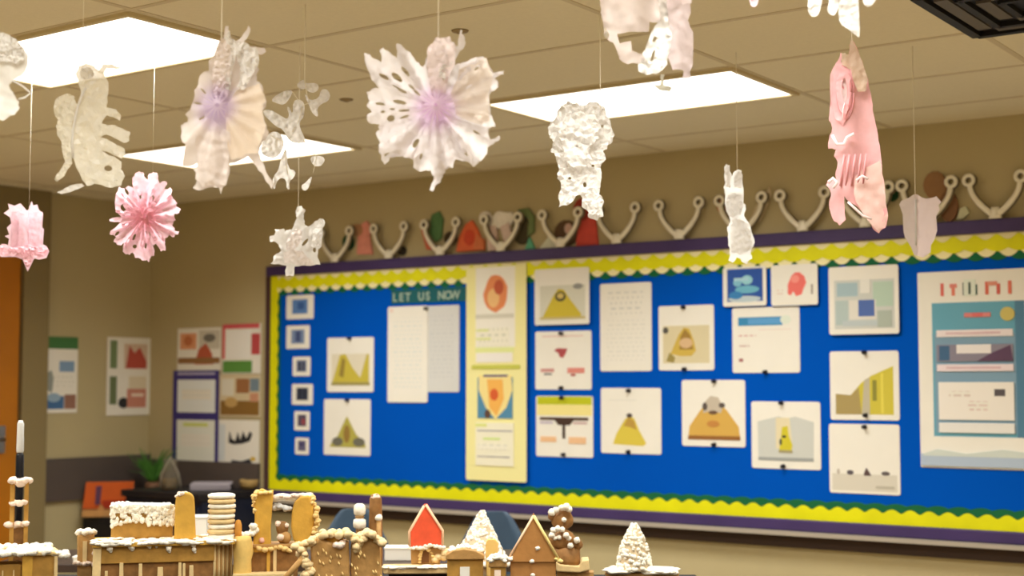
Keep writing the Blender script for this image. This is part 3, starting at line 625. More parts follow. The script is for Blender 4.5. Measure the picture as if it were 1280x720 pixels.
# ------------------------------------------------------------------ hanging paper things
def inside(p, poly):
    x, y = p; r = False; n = len(poly); j = n-1
    for i in range(n):
        xi, yi = poly[i]; xj, yj = poly[j]
        if (yi > y) != (yj > y) and x < (xj-xi)*(y-yi)/(yj-yi)+xi: r = not r
        j = i
    return r
class Hang:
    """a hanging cut-out; crop = (x0, y0, scale) of the tracing; depth d from the lens"""
    def __init__(s, name, label, crop, ctr, d, string=None, sr=.0013, yaw=0, cat='paper decoration', group='paper decorations hung from the ceiling', curl=0):
        s.x0, s.y0, s.k = crop; s.d = d
        cpx = s.x0+ctr[0]/s.k; cpy = s.y0+ctr[1]/s.k
        s.cx, s.cy = ctr
        P = at_depth(cpx, cpy, d)
        s.s = d/FPX/s.k; s.rag = 0
        rz = math.atan2(P.y, P.x)-PI/2
        s.o = thing(name, label, cat, P, rz+yaw, group)
        s.P = P; s.n = 0
        if string:
            x, z = s.loc(*string)
            MB().tube([(x, .0, z-.01), (x, 0, CEIL-P.z-.002)], sr, STRING, seg=6).build('string', s.o)
    def loc(s, x, y): return ((x-s.cx)*s.s, -(y-s.cy)*s.s)
    def cut(s, part, pts, m, y0=0, disp=None, holes=(), g=None, crum=.004, cs=40, smooth=1, th=.0016, flatshade=False, seed=0, rag=None):
        if rag is None: rag = s.rag if smooth else 0
        if rag: smooth = 0
        s.n += 1
        pts = chaikin(pts, smooth)
        if rag:
            rq = random.Random(seed+s.n*17)
            for it in range(2):
                q_ = []
                for i in range(len(pts)):
                    a_, b_ = pts[i], pts[(i+1) % len(pts)]
                    l_ = math.hypot(b_[0]-a_[0], b_[1]-a_[1])
                    q_.append(a_)
                    if l_ > 9:
                        t_ = rq.uniform(-1, 1)*min(rag, l_*.3)/(1+it)
                        q_.append(((a_[0]+b_[0])/2-(b_[1]-a_[1])/l_*t_, (a_[1]+b_[1])/2+(b_[0]-a_[0])/l_*t_))
                pts = q_
        pts = [s.loc(*p) for p in pts]
        H = [[s.loc(*p) for p in h] for h in holes]
        xs = [p[0] for p in pts]; zs = [p[1] for p in pts]
        size = max(max(xs)-min(xs), max(zs)-min(zs))
        g = g or max(size/26, .004)
        rnd = random.Random(seed+s.n)
        V = [Vector(p) for p in pts]; E = [(i, (i+1) % len(pts)) for i in range(len(pts))]
        for h in H:
            o = len(V); V += [Vector(p) for p in h]; E += [(o+i, o+(i+1) % len(h)) for i in range(len(h))]
        z = min(zs); row = 0
        while z < max(zs):
            x = min(xs)+(g/2 if row % 2 else 0)
            while x < max(xs):
                q = (x+rnd.uniform(-.3, .3)*g, z+rnd.uniform(-.3, .3)*g)
                if inside(q, pts) and not any(inside(q, h) for h in H): V.append(Vector(q))
                x += g
            z += g*.866; row += 1
        vo, eo, fo, *_ = delaunay_2d_cdt(V, E, [], 0, 1e-5)
        vs = []
        for v in vo:
            y = y0
            if disp: y += disp(v.x, v.y)
            if crum:
                n1 = noise.noise(Vector((v.x*cs, v.y*cs, s.P.x+s.n*3.1)))
                n2 = noise.noise(Vector((v.x*cs*2.7, v.y*cs*2.7, s.P.x+s.n*1.3)))
                y += crum*(1.5*abs(n1)+.8*n2)
            vs.append((v.x, y, v.y))
        fs = []
        for f in fo:
            c = (sum(vo[i].x for i in f)/3, sum(vo[i].y for i in f)/3)
            if inside(c, pts) and not any(inside(c, h) for h in H): fs.append(f)
        b = MB().add(vs, fs, m, not flatshade)
        o = b.build(part, s.o)
        return o
def pleat(k, amp, rmax=.08):
    return lambda x, z: amp*math.sin(k*math.atan2(z, x))*min(1, math.hypot(x, z)/rmax)
def bowl(a): return lambda x, z: a*(x*x+z*z)
def slots(cx, cy, items):
    """radial slots: (x, y, half length, half width)"""
    r = []
    for x, y, l, w in items:
        r.append(ell(x, y, l, w, 10, math.degrees(math.atan2(y-cy, x-cx))))
    return r

# left edge: white lacy piece
h = Hang('paper_snowflake', 'white lacy paper snowflake cut off by the left edge of the picture', (0, 30, 5.54), (0, 330), 3.2, string=(-30, 62), sr=.0013)
h.rag = 7
h.cut('paper', [(-170, 120), (-120, 70), (-60, 55), (0, 58), (40, 64), (100, 92), (150, 150), (175, 190), (183, 240), (170, 310), (140, 352), (90, 382), (60, 420), (70, 450), (100, 490), (130, 530), (133, 575), (100, 630), (40, 665), (0, 672), (-60, 640), (-110, 560), (-90, 470), (-120, 400), (-180, 320), (-190, 200)], PAPER, crum=.006, cs=26, disp=bowl(-.6))
rnd = random.Random(3)
h.cut('lace', [(-140, 120), (-60, 66), (20, 66), (100, 98), (150, 160), (165, 230), (120, 280), (20, 262), (-80, 272), (-150, 220)], PAPER, y0=-.012, crum=.014, cs=70, flatshade=True, holes=[ell(rnd.uniform(-100, 130), rnd.uniform(95, 240), 7, 11, 7) for _ in range(12)])
MB().tube([(h.loc(80, 385)[0], 0, h.loc(80, 385)[1]), (h.loc(150, 420)[0], 0, h.loc(150, 420)[1]), (h.loc(205, 465)[0], 0, h.loc(205, 465)[1]), (h.loc(170, 500)[0], 0, h.loc(170, 500)[1]), (h.loc(125, 515)[0], 0, h.loc(125, 515)[1])], .0022, PAPER, seg=6).build('loop', h.o)
# clear fish
h = Hang('paper_fish', 'translucent cream paper fish with round head and comb fins, upper left', (60, 70, 4.0), (220, 360), 3.5, string=(168, 40), sr=.0006)
h.rag = 4
h.cut('body', [(150, 130), (135, 90), (150, 48), (185, 33), (225, 42), (242, 62), (272, 75), (295, 125), (290, 200), (288, 252), (335, 263), (358, 288), (352, 318), (322, 300), (290, 292), (266, 335), (330, 340), (405, 378), (400, 422), (372, 430), (292, 388), (262, 406), (300, 418), (378, 458), (384, 490), (366, 510), (290, 472), (268, 472), (330, 500), (365, 525), (362, 565), (382, 600), (366, 645), (310, 658), (235, 640), (200, 652), (178, 622), (148, 562), (112, 475), (118, 400), (130, 330), (150, 250), (164, 180)], VELLUM, disp=lambda x, z: -.25*x*x*8, holes=[ell(302, 560, 20, 15, 10)], crum=.008, cs=28, flatshade=True, g=.008)
h.cut('back_fin', [(95, 185), (130, 195), (147, 240), (132, 300), (122, 350), (117, 450), (130, 540), (92, 600), (60, 630), (45, 620), (70, 580), (95, 530), (80, 480), (75, 430), (55, 400), (46, 350), (56, 320), (35, 275), (45, 215)], VELLUM, y0=.012, crum=.012, cs=45, flatshade=True, g=.007)
h.cut('tail', [(60, 690), (76, 680), (120, 652), (178, 640), (190, 650), (130, 682), (78, 698)], PAPER, y0=.004)
h.cut('antenna', [(240, 75), (255, 55), (265, 35), (310, 30), (360, 48), (320, 56), (285, 56), (268, 82)], VELLUM, y0=-.004)
h.cut('eye', ell(190, 88, 34, 32, 12), PAPER, y0=-.014, crum=.014, cs=110, flatshade=True, g=.006)
b = MB(); pa = [h.loc(*p) for p in [(185, 165), (165, 210), (150, 260), (138, 320), (130, 380), (126, 440), (132, 520)]]
b.tube([(p[0], -.012+.003*(i % 2), p[1]) for i, p in enumerate(pa)], .003, PAPER, seg=6).build('spine', h.o)
# lilac hearted, long
h = Hang('paper_snowflake', 'long ragged paper snowflake with pale lilac heart, upper left', (220, 20, 3.2), (170, 365), 3.3, string=(178, 95))
h.rag = 7
h.cut('back_layer', [(185, 90), (193, 30), (206, 30), (216, 80), (226, 95), (246, 90), (284, 30), (292, 45), (266, 98), (272, 112), (350, 114), (356, 126), (328, 140), (300, 142), (322, 160), (328, 200), (318, 250), (340, 270), (360, 330), (345, 370), (360, 430), (370, 455), (345, 500), (330, 545), (350, 590), (385, 655), (386, 690), (366, 666), (330, 616), (288, 560), (215, 590), (206, 670), (185, 716), (178, 690), (110, 700), (74, 690), (90, 658), (76, 612), (90, 590), (34, 606), (44, 520), (24, 490), (24, 440), (50, 426), (40, 400), (60, 380), (75, 300), (94, 240), (130, 220), (130, 180), (165, 120)], LILAC2, disp=pleat(9, .009), crum=.005, holes=slots(170, 365, [(110, 300, 16, 4), (90, 350, 18, 4), (105, 410, 14, 4)]))
h.cut('fan', [(195, 380), (240, 300), (330, 265), (355, 330), (342, 372), (358, 432), (340, 500), (326, 548), (280, 556), (222, 580), (205, 480)], mat('warm_vellum', (236, 222, 206), rough=.5, trans=.5, tint=((206, 186, 214), .015, .06)), y0=-.018, disp=pleat(14, .006), crum=.002)
h.cut('front_petal', [(150, 340), (140, 190), (168, 115), (190, 100), (212, 130), (216, 230), (205, 330)], LILAC2, y0=-.022, disp=lambda x, z: -.15*max(0, z), crum=.009, cs=60, flatshade=True)
h.cut('crystal_ridge', [(190, 90), (205, 60), (228, 100), (270, 110), (318, 128), (322, 200), (300, 240), (268, 300), (240, 290), (252, 210), (236, 160), (218, 300), (196, 300)], PAPER, y0=-.03, crum=.02, cs=90, flatshade=True, g=.007)
h.cut('lower_petal', [(95, 590), (80, 480), (100, 420), (150, 420), (215, 470), (212, 590), (204, 680), (110, 692), (84, 660)], LILAC2, y0=-.014, disp=pleat(12, .006), crum=.006)
for i in range(14):
    a = 2*PI*i/14+.1; c, s_ = math.cos(a), math.sin(a); r0, r1 = 8, 62+14*(i % 3)
    h.cut('ray', [(165+r0*c-4*s_, 368+r0*s_+4*c), (165+r1*c, 368+r1*s_), (165+r0*c+4*s_, 368+r0*s_-4*c)], LILAC2, y0=-.038, disp=lambda x, z: .3*math.hypot(x, z), crum=0, smooth=0)
# sprig of little blobs
h = Hang('paper_sprig', 'loose sprig of little white paper petals on a string beside the long lilac flake', (325, 85, 4.5), (200, 330), 4.55, string=(248, 60), sr=.0016)
h.rag = 0
for nm, pts in [('leaf', [(60, 185), (95, 142), (140, 126), (185, 120), (166, 170), (135, 210), (95, 200)]),
    ('petal', [(255, 82), (320, 72), (330, 110), (302, 136), (270, 132), (252, 112), (240, 122), (196, 96), (238, 52)]),
    ('petal', [(252, 128), (280, 170), (330, 152), (340, 102), (370, 92), (396, 125), (386, 166), (345, 186), (320, 216), (326, 250), (318, 266), (286, 236), (272, 190), (252, 150)]),
    ('figure', [(185, 186), (215, 168), (246, 186), (250, 232), (245, 276), (222, 300), (226, 340), (250, 388), (256, 420), (190, 422), (160, 402), (130, 346), (90, 330), (45, 286), (20, 260), (20, 235), (60, 235), (110, 264), (150, 290), (165, 262), (148, 215), (166, 218), (182, 262)]),
    ('petal', [(20, 402), (65, 355), (110, 358), (138, 410), (126, 470), (86, 506), (40, 500), (5, 470)]),
    ('stem_leaf', [(128, 480), (152, 440), (158, 560), (206, 570), (192, 610), (166, 630), (172, 676), (154, 670), (150, 620), (120, 608), (96, 636), (86, 682), (70, 640), (80, 600), (106, 570), (118, 520)]),
    ('petal', [(280, 490), (352, 484), (370, 510), (340, 546), (298, 540)]),
    ('drop', [(235, 650), (258, 636), (300, 588), (282, 650), (265, 680), (240, 672)])]:
    h.cut(nm, pts, TISSUE, y0=rnd.uniform(-.02, .02), crum=.008, cs=50, disp=bowl(1.0))
b = MB()
for path in [[(248, 60), (262, 150), (280, 190), (240, 205), (215, 300), (160, 400), (140, 480), (160, 600)], [(180, 130), (215, 180)], [(240, 400), (320, 500), (300, 590)], [(60, 380), (140, 420)]]:
    b.tube([(h.loc(*p)[0], .004, h.loc(*p)[1]) for p in path], .0012, STRING, seg=6)
b.build('thread', h.o)
# star by the board corner
h = Hang('paper_snowflake', 'small white puffy paper star hanging before the upper left board corner', (330, 245, 6.86), (290, 400), 5.1, string=(292, 95), sr=.0011)
h.rag = 10
h.cut('star', [(280, 96), (320, 84), (354, 125), (336, 190), (346, 236), (376, 260), (430, 220), (476, 190), (516, 212), (500, 270), (500, 340), (490, 430), (466, 450), (460, 530), (482, 592), (400, 600), (266, 606), (256, 692), (190, 692), (196, 602), (60, 586), (86, 540), (110, 500), (150, 470), (112, 405), (60, 400), (54, 350), (90, 340), (94, 290), (170, 280), (182, 310), (215, 290), (246, 270), (266, 215), (275, 160)], TISSUE, crum=.01, cs=30, disp=bowl(-1.2), holes=[ell(352, 395, 40, 13, 10, -50), ell(432, 462, 14, 20, 8)])
h.cut('front_petal', [(180, 590), (170, 500), (230, 460), (330, 480), (420, 560), (440, 596), (300, 600)], mat('shade_pearl', (240, 232, 230), rough=.5, trans=.5), y0=-.03, crum=.006)
h.cut('front_petal', [(190, 470), (200, 370), (270, 290), (330, 310), (320, 400), (250, 470)], MATS['shade_pearl'], y0=-.026, crum=.008)
h.cut('front_petal', [(400, 440), (420, 300), (470, 200), (510, 215), (494, 340), (480, 430)], TISSUE, y0=-.03, crum=.012, flatshade=True)
# central big snowflake
h = Hang('paper_snowflake', 'largest white paper snowflake with pink lilac heart, upper centre', (440, 0, 2.77), (290, 375), 3.2, string=(298, 140))
h.rag = 6
OUT6 = [(40, 180), (60, 185), (100, 215), (96, 180), (108, 166), (128, 182), (156, 204), (152, 146), (175, 156), (215, 200), (245, 232), (258, 200), (264, 166), (300, 140), (340, 140), (360, 160), (366, 140), (378, 100), (390, 122), (386, 160), (366, 186), (356, 222), (385, 208), (420, 198), (455, 196), (476, 220), (490, 245), (530, 235), (526, 252), (494, 266), (506, 290), (496, 310), (475, 326), (480, 370), (490, 420), (496, 436), (474, 440), (478, 482), (510, 464), (506, 486), (470, 512), (456, 546), (430, 570), (420, 580), (390, 560), (360, 552), (350, 580), (325, 586), (316, 606), (306, 636), (280, 668), (270, 660), (286, 620), (274, 592), (245, 592), (214, 582), (214, 556), (165, 542), (130, 546), (114, 570), (104, 556), (94, 530), (100, 500), (84, 460), (96, 432), (60, 428), (54, 410), (70, 396), (52, 370), (60, 346), (50, 320), (95, 308), (68, 280), (50, 230)]
h.cut('back_layer', OUT6, LILAC, disp=pleat(13, .012, .1), crum=.006, cs=45, g=.006, holes=slots(290, 375, [(110, 262, 20, 8), (155, 265, 24, 9), (172, 312, 22, 7), (185, 250, 22, 7), (98, 358, 18, 6), (108, 392, 8, 5), (135, 412, 14, 9), (165, 352, 24, 6), (180, 385, 20, 5), (182, 405, 18, 4), (222, 498, 20, 11), (125, 530, 18, 4), (400, 545, 18, 7), (430, 238, 10, 5), (440, 400, 16, 4), (150, 300, 14, 4), (205, 300, 14, 4), (225, 320, 16, 4), (140, 380, 10, 4), (200, 440, 16, 4), (180, 470, 14, 4), (150, 480, 12, 5), (240, 540, 12, 4), (345, 520, 14, 4), (455, 300, 10, 4), (450, 350, 12, 4), (430, 460, 14, 5)]))
h.cut('front_petal', [(275, 330), (258, 240), (262, 180), (290, 146), (335, 142), (356, 170), (352, 240), (325, 330)], mat('lilac_grey_paper', (232, 218, 218), rough=.35, spec=.5, trans=.5, tint=((212, 172, 206), .02, .06)), y0=-.02, disp=lambda x, z: -.25*max(0, z), crum=.006, cs=70)
h.cut('crystal_strip', [(300, 280), (310, 230), (330, 200), (356, 190), (350, 225), (330, 250), (318, 290)], PAPER, y0=-.045, crum=.016, cs=120, flatshade=True, g=.005)
h.cut('side_petal', [(340, 330), (370, 240), (420, 204), (462, 200), (486, 250), (470, 330), (476, 420), (440, 430), (360, 400)], mat('warm_lace_paper', (236, 226, 218), rough=.45, spec=.4, trans=.5, tint=((218, 190, 212), .02, .06)), y0=-.012, disp=pleat(15, .008), crum=.006, holes=slots(290, 375, [(432, 236, 14, 5), (404, 300, 14, 3)]))
h.cut('lower_petal', [(300, 420), (340, 440), (380, 480), (420, 575), (388, 556), (356, 548), (345, 576), (318, 590), (280, 660), (288, 610), (262, 540), (270, 450)], LILAC, y0=-.014, disp=pleat(17, .008), crum=.006, holes=slots(290, 375, [(392, 528, 18, 6), (330, 520, 16, 4)]))
h.cut('lower_petal', [(270, 430), (262, 520), (215, 552), (160, 538), (108, 536), (104, 480), (92, 440), (190, 410)], LILAC, y0=-.008, disp=pleat(11, .007), crum=.005, holes=slots(290, 375, [(222, 498, 18, 9)]))
for i in range(18):
    a = 2*PI*i/18+.06; c, s_ = math.cos(a), math.sin(a); r0, r1, w_ = 6, 50+22*((i*7) % 3), 3.5
    h.cut('ray', [(290+r0*c-2*s_, 375+r0*s_+2*c), (290+r1*.7*c-w_*s_, 375+r1*.7*s_+w_*c), (290+r1*c, 375+r1*s_), (290+r1*.7*c+w_*s_, 375+r1*.7*s_-w_*c), (290+r0*c+2*s_, 375+r0*s_-2*c)], LILAC, y0=-.044, disp=lambda x, z: .45*math.hypot(x, z), crum=0, smooth=0)
# crumpled lacy flake
h = Hang('paper_snowflake', 'crumpled white lacy paper bundle hanging in front of the centre ceiling panel', (680, 115, 4.36), (200, 340), 4.65, string=(308, 80))
h.rag = 12
OUT7 = [(85, 80), (130, 45), (180, 56), (240, 58), (290, 50), (330, 76), (356, 140), (386, 232), (348, 290), (322, 320), (336, 370), (308, 412), (306, 520), (300, 560), (326, 600), (322, 682), (290, 702), (240, 682), (222, 640), (206, 600), (196, 560), (160, 592), (80, 628), (78, 560), (92, 520), (72, 470), (82, 420), (64, 350), (34, 320), (50, 270), (24, 220), (36, 160)]
h.cut('back_sheet', OUT7, TISSUE, crum=.018, cs=32, flatshade=True, g=.0085, holes=[ell(222, 505, 10, 16, 7), ell(266, 402, 9, 8, 7), ell(318, 182, 8, 12, 7), ell(110, 240, 8, 6, 7), ell(140, 470, 9, 7, 7)])
h.cut('front_sheet', [(90, 180), (130, 120), (200, 110), (280, 130), (310, 190), (300, 260), (250, 300), (260, 380), (200, 430), (130, 400), (110, 320), (80, 250)], TISSUE, y0=-.03, crum=.026, cs=32, flatshade=True, g=.011, holes=[ell(228, 122, 8, 10, 7, 40), ell(318, 182, 8, 12, 7), ell(180, 300, 12, 9, 7, 30)])
h.cut('lower_sheet', [(210, 600), (240, 540), (290, 560), (324, 600), (318, 670), (290, 690), (240, 660)], TISSUE, y0=-.02, crum=.016, cs=60, flatshade=True, g=.008, holes=[ell(245, 620, 8, 10, 7), ell(290, 640, 8, 8, 7)])
# translucent piece at the top
h = Hang('paper_streamer', 'translucent crinkled paper streamers at the top edge above the centre panel', (740, 0, 6.0), (420, 240), 3.3, string=(430, -170))
h.rag = 6
h.cut('left_streamer', [(60, 0), (60, -190), (300, -200), (735, -190), (745, 40), (600, 60), (520, 160), (430, 150), (420, 240), (300, 250), (190, 245), (210, 320), (295, 320), (300, 390), (345, 415), (400, 400), (410, 470), (345, 492), (270, 490), (205, 440), (165, 310), (130, 285), (90, 240), (85, 160), (65, 70)], VELLUM2, crum=.006, cs=22, disp=lambda x, z: .02*math.sin(x*50))
h.cut('middle_streamer', [(500, 0), (560, -20), (570, 160), (600, 280), (590, 360), (560, 500), (500, 560), (400, 575), (350, 545), (345, 480), (400, 380), (440, 260), (510, 160)], PAPER, y0=-.015, crum=.014, cs=50, holes=[ell(455, 430, 12, 50, 9, 15), ell(470, 300, 12, 30, 9, 30)])
h.cut('right_streamer', [(560, -60), (735, -60), (740, 80), (716, 160), (756, 240), (750, 500), (735, 530), (738, 604), (672, 610), (680, 545), (600, 540), (560, 420), (600, 280), (570, 170)], mat('lilac_film', (212, 196, 200), rough=.25, spec=.6, trans=.5, var=.12, vscale=12, alpha=.74), y0=-.005, crum=.006, disp=lambda x, z: .012*math.sin(x*70))
h.cut('foot', [(445, 630), (505, 640), (510, 560), (540, 560), (535, 640), (600, 664), (578, 694), (510, 682)], mat('grey_film', (186, 182, 168), rough=.5, trans=.3), y0=.004, crum=.003)
b = MB(); x, z = h.loc(112, 258); b.ball((x, -.004, z), .009, PAPER, sub=2, sq=(.6, .6, 1))
x2, z2 = h.loc(98, 200); b.tube([(x2, 0, z2), (x, -.002, z)], .0015, STRING, seg=6).build('bead', h.o)
# white petals at the top right
h = Hang('paper_snowflake', 'white finger petalled snowflake cut off by the top edge, above the rose hanging', (920, 0, 6.74), (900, -200), 3.3, string=(900, -380))
h.cut('disc', ell(900, -200, 190, 190, 24), PAPER, y0=.006, crum=.006)
for pts in [[(640, -160), (760, -160), (715, 60), (690, 125), (648, 142), (610, 100), (606, 20)], [(790, -100), (880, -100), (866, 40), (838, 120), (802, 132), (764, 88), (780, 30)], [(860, -140), (1022, -140), (1026, 60), (1032, 332), (1008, 328), (940, 252), (868, 206), (858, 90)], [(1030, -160), (1170, -120), (1178, -20), (1164, 32), (1110, 86), (1058, 40)], [(700, -200), (720, -330), (800, -400), (860, -300)], [(960, -300), (1040, -380), (1120, -320), (1060, -220)]]:
    h.cut('petal', pts, PAPER, crum=.006, disp=bowl(-.3))
h = Hang('paper_flower', 'pink paper petal tip just peeping in at the top edge', (920, 0, 6.74), (150, -100), 3.3, string=(150, -160))
h.cut('petal', [(100, -100), (196, -100), (188, 30), (150, 66), (116, 40)], PINK, crum=.004)
h.cut('petal', [(190, -60), (300, -100), (300, -160), (60, -200), (60, -120), (110, -60)], PINK, y0=.01, crum=.004)
# tall rose hanging
h = Hang('paper_rose', 'tall rose pink paper hanging with a swirled slit, right of centre', (1020, 45, 2.82), (140, 360), 4.2, string=(132, 20))
h.rag = 4
h.cut('back_sheet', [(64, 106), (80, 84), (94, 50), (100, 60), (92, 90), (120, 66), (124, 28), (134, 10), (156, 60), (170, 106), (186, 150), (196, 215), (201, 270), (216, 350), (226, 440), (236, 540), (246, 640), (236, 682), (214, 700), (190, 672), (160, 620), (120, 590), (98, 566), (102, 650), (80, 668), (60, 650), (44, 590), (52, 550), (34, 522), (40, 504), (70, 500), (76, 450), (64, 420), (72, 398), (45, 392), (50, 345), (60, 320), (48, 290), (54, 150)], ROSE, crum=.004, disp=lambda x, z: .012*math.sin(x*60))
h.cut('pale_flap', [(130, 560), (135, 500), (165, 470), (225, 440), (236, 540), (246, 640), (234, 680), (214, 698), (188, 668), (150, 610)], ROSE2, y0=-.012, crum=.003)
h.cut('swirl', [(66, 130), (80, 100), (120, 92), (134, 140), (130, 220), (118, 280), (96, 316), (70, 290), (58, 220)], ROSE, y0=-.014, crum=.003, holes=[ell(104, 190, 12, 48, 12)])
h.cut('swirl', [(78, 150), (90, 120), (115, 116), (126, 150), (122, 220), (104, 290), (86, 260), (76, 200)], ROSE, y0=-.026, crum=.002, holes=[ell(104, 192, 9, 42, 12)])
h.cut('slit_lining', ell(105, 190, 13, 50, 12), PAPER, y0=-.010, crum=.002)
for rx_, ry_, yy_ in ((24, 74, -.018), (34, 98, -.008)):
    pa = [h.loc(*p) for p in ell(102, 200, rx_, ry_, 22)]; pa.append(pa[0])
    MB().tube([(p[0], yy_, p[1]) for p in pa], .0026, ROSE, seg=6).build('swirl_rim', h.o)
h.cut('top_film', [(96, 60), (120, 66), (126, 30), (134, 10), (156, 60), (170, 106), (184, 160), (176, 200), (150, 200), (128, 120), (96, 100)], mat('greyish_film', (206, 184, 160), rough=.4, trans=.4, alpha=.85), y0=-.02, crum=.004)
for path, r in [([(104, 240), (98, 262), (96, 300)], .0025), ([(60, 352), (75, 385), (100, 385), (110, 362), (135, 350)], .007), ([(45, 520), (60, 505), (75, 520), (60, 540)], .008), ([(140, 515), (160, 500), (180, 512)], .006), ([(110, 590), (130, 610), (160, 640), (190, 652)], .0055)]:
    b = MB(); b.tube([(h.loc(*p)[0], -.03, h.loc(*p)[1]) for p in path], r*.65, PEARL, seg=8); b.build('curl', h.o)
for x in (100, 118, 138, 158, 176):
    b = MB(); b.tube([(h.loc(x, 410+rnd.random()*20)[0], -.012, h.loc(x, 420)[1]), (h.loc(x-6, 460)[0], -.017, h.loc(x-6, 460)[1]), (h.loc(x-14, 530)[0], -.008, h.loc(x-14, 530)[1])], .0032, ROSE, seg=8); b.build('crease', h.o)
# rabbit
h = Hang('paper_rabbit', 'white paper rabbit with upright ears hanging before the board top', (890, 195, 4.97), (165, 400), 5.2, string=(160, 90))
h.rag = 8
OUT11 = [(80, 60), (95, 44), (115, 55), (127, 122), (145, 90), (170, 80), (187, 88), (190, 130), (195, 290), (210, 322), (200, 360), (216, 400), (240, 450), (263, 540), (240, 580), (246, 640), (215, 672), (180, 655), (150, 630), (120, 662), (100, 650), (110, 580), (100, 520), (95, 440), (116, 400), (90, 340), (85, 250), (74, 190), (85, 140)]
h.cut('back_sheet', OUT11, TISSUE, crum=.008, cs=40)
h.cut('head', [(92, 330), (88, 250), (100, 200), (150, 190), (186, 230), (192, 310), (180, 370), (140, 390), (110, 380)], TISSUE, y0=-.022, disp=bowl(3), crum=.008)
h.cut('body', [(110, 420), (150, 390), (200, 410), (240, 470), (250, 540), (230, 590), (170, 620), (120, 600), (106, 520)], TISSUE, y0=-.03, disp=bowl(1.5), crum=.008)
h.cut('ear', [(84, 66), (96, 50), (112, 60), (124, 130), (120, 190), (92, 190), (82, 140)], TISSUE, y0=-.008, crum=.004)
h.cut('ear', [(146, 96), (168, 84), (184, 92), (188, 140), (188, 200), (144, 190), (138, 130)], TISSUE, y0=-.008, crum=.004)
# shield
h = Hang('paper_shield', 'pearly pink folded paper shield hanging near the right edge of the board top', (1110, 220, 6.55), (240, 410), 5.1, string=(228, 160))
V12 = lambda x, z: .5*abs(x)-.03
h.cut('left_half', [(100, 226), (118, 196), (175, 180), (215, 156), (234, 156), (234, 660), (210, 650), (190, 590), (140, 500), (130, 450), (126, 310)], PEARL, disp=V12, crum=.003, smooth=0)
h.cut('right_half', [(234, 156), (242, 156), (280, 182), (310, 190), (370, 180), (395, 168), (432, 214), (410, 240), (416, 280), (390, 330), (396, 450), (370, 530), (345, 570), (340, 632), (280, 674), (234, 660)], mat('blush_paper', (240, 222, 222), rough=.5, trans=.5), disp=V12, crum=.003, smooth=0)
b = MB(); p0, p1 = h.loc(232, 200), h.loc(226, 575); b.tube([(p0[0], -.036, p0[1]), (p1[0], -.036, p1[1])], .003, PAPER, seg=8).build('ridge', h.o)
# pink lantern
h = Hang('paper_lantern', 'pale pink paper lantern with spiky rims hanging by the wooden door', (0, 245, 7.2), (220, 330), 5.1, string=(255, 110), sr=.0006)
h.cut('back_sheet', [(40, 160), (85, 122), (75, 70), (130, 90), (180, 65), (236, 128), (250, 118), (275, 40), (290, 80), (325, 70), (340, 120), (376, 150), (370, 280), (386, 292), (380, 430), (410, 446), (436, 490), (414, 552), (350, 570), (310, 560), (255, 682), (208, 570), (150, 552), (30, 556), (0, 532), (-32, 520), (10, 450), (60, 440), (80, 460), (90, 390), (54, 366), (90, 350), (70, 290), (105, 250), (95, 195)], PINK, crum=.006, smooth=0)
for x0_, x1_, k in ((105, 170, 1), (165, 255, 2), (250, 372, 3)):
    h.cut('panel', [(x0_, 150), (x1_, 140), (x1_, 500), ((x0_+x1_)/2, 520), (x0_, 505)], PINK, y0=-.03+.008*abs(k-2), disp=lambda x, z: .2*abs(x), crum=.004, smooth=0)
h.cut('lower_rim', [(5, 520), (20, 450), (70, 445), (100, 480), (200, 470), (260, 440), (320, 470), (400, 446), (432, 490), (410, 546), (340, 566), (300, 552), (255, 676), (206, 560), (120, 546), (40, 552)], mat('rosy_paper', (244, 200, 212), rough=.6, trans=.45), y0=-.045, crum=.012, cs=50, flatshade=True)
# pink round snowflake
h = Hang('paper_snowflake', 'round fringed pink paper snowflake with rose heart, left side', (130, 200, 5.33), (270, 385), 4.9, string=(318, 80), sr=.0006)
h.rag = 9
OUTP2 = [(205, 86), (230, 74), (256, 82), (284, 130), (296, 90), (318, 74), (346, 76), (366, 150), (398, 138), (412, 160), (384, 196), (432, 176), (446, 196), (436, 240), (470, 262), (482, 282), (476, 306), (505, 322), (496, 342), (466, 348), (474, 395), (450, 432), (466, 462), (498, 466), (490, 490), (438, 490), (404, 520), (410, 600), (378, 606), (346, 556), (326, 570), (336, 640), (312, 652), (302, 680), (272, 668), (252, 660), (214, 656), (196, 622), (180, 636), (134, 612), (142, 556), (100, 572), (74, 550), (90, 520), (48, 500), (54, 474), (132, 402), (84, 346), (82, 240), (105, 180), (146, 192), (158, 178), (196, 186), (186, 120)]
h.cut('back_layer', OUTP2, PINKH, disp=pleat(11, .012, .06), crum=.005, smooth=1, g=.006, holes=[ell(135, 320, 20, 26, 9), ell(240, 238, 12, 20, 9), ell(322, 246, 9, 20, 9), ell(205, 515, 10, 24, 9, 20), ell(210, 580, 14, 14, 8), ell(95, 495, 10, 20, 8, 40), ell(295, 488, 12, 24, 9, -30), ell(152, 216, 10, 24, 9, -30), ell(280, 570, 8, 20, 8), ell(370, 500, 8, 20, 8, -40)])
for i in range(22):
    a = 2*PI*i/22+.2; c, s_ = math.cos(a), math.sin(a); r1 = 190+34*((i*5) % 3-1); w_ = 14
    P_ = lambda r, q: (270+r*c-q*s_, 385+r*s_*1.12+q*c)
    h.cut('finger', [P_(10, -8), P_(r1*.5, -w_*.6), P_(r1*.9, -w_), P_(r1, -w_*.5), P_(r1, w_*.5), P_(r1*.9, w_), P_(r1*.5, w_*.6), P_(10, 8)], PINKH, y0=-.03, disp=lambda x, z: .3*math.hypot(x, z), crum=.006, holes=[[P_(r1*.78+14*math.cos(q*PI/4), 7*math.sin(q*PI/4)) for q in range(8)]] if i % 2 else ())

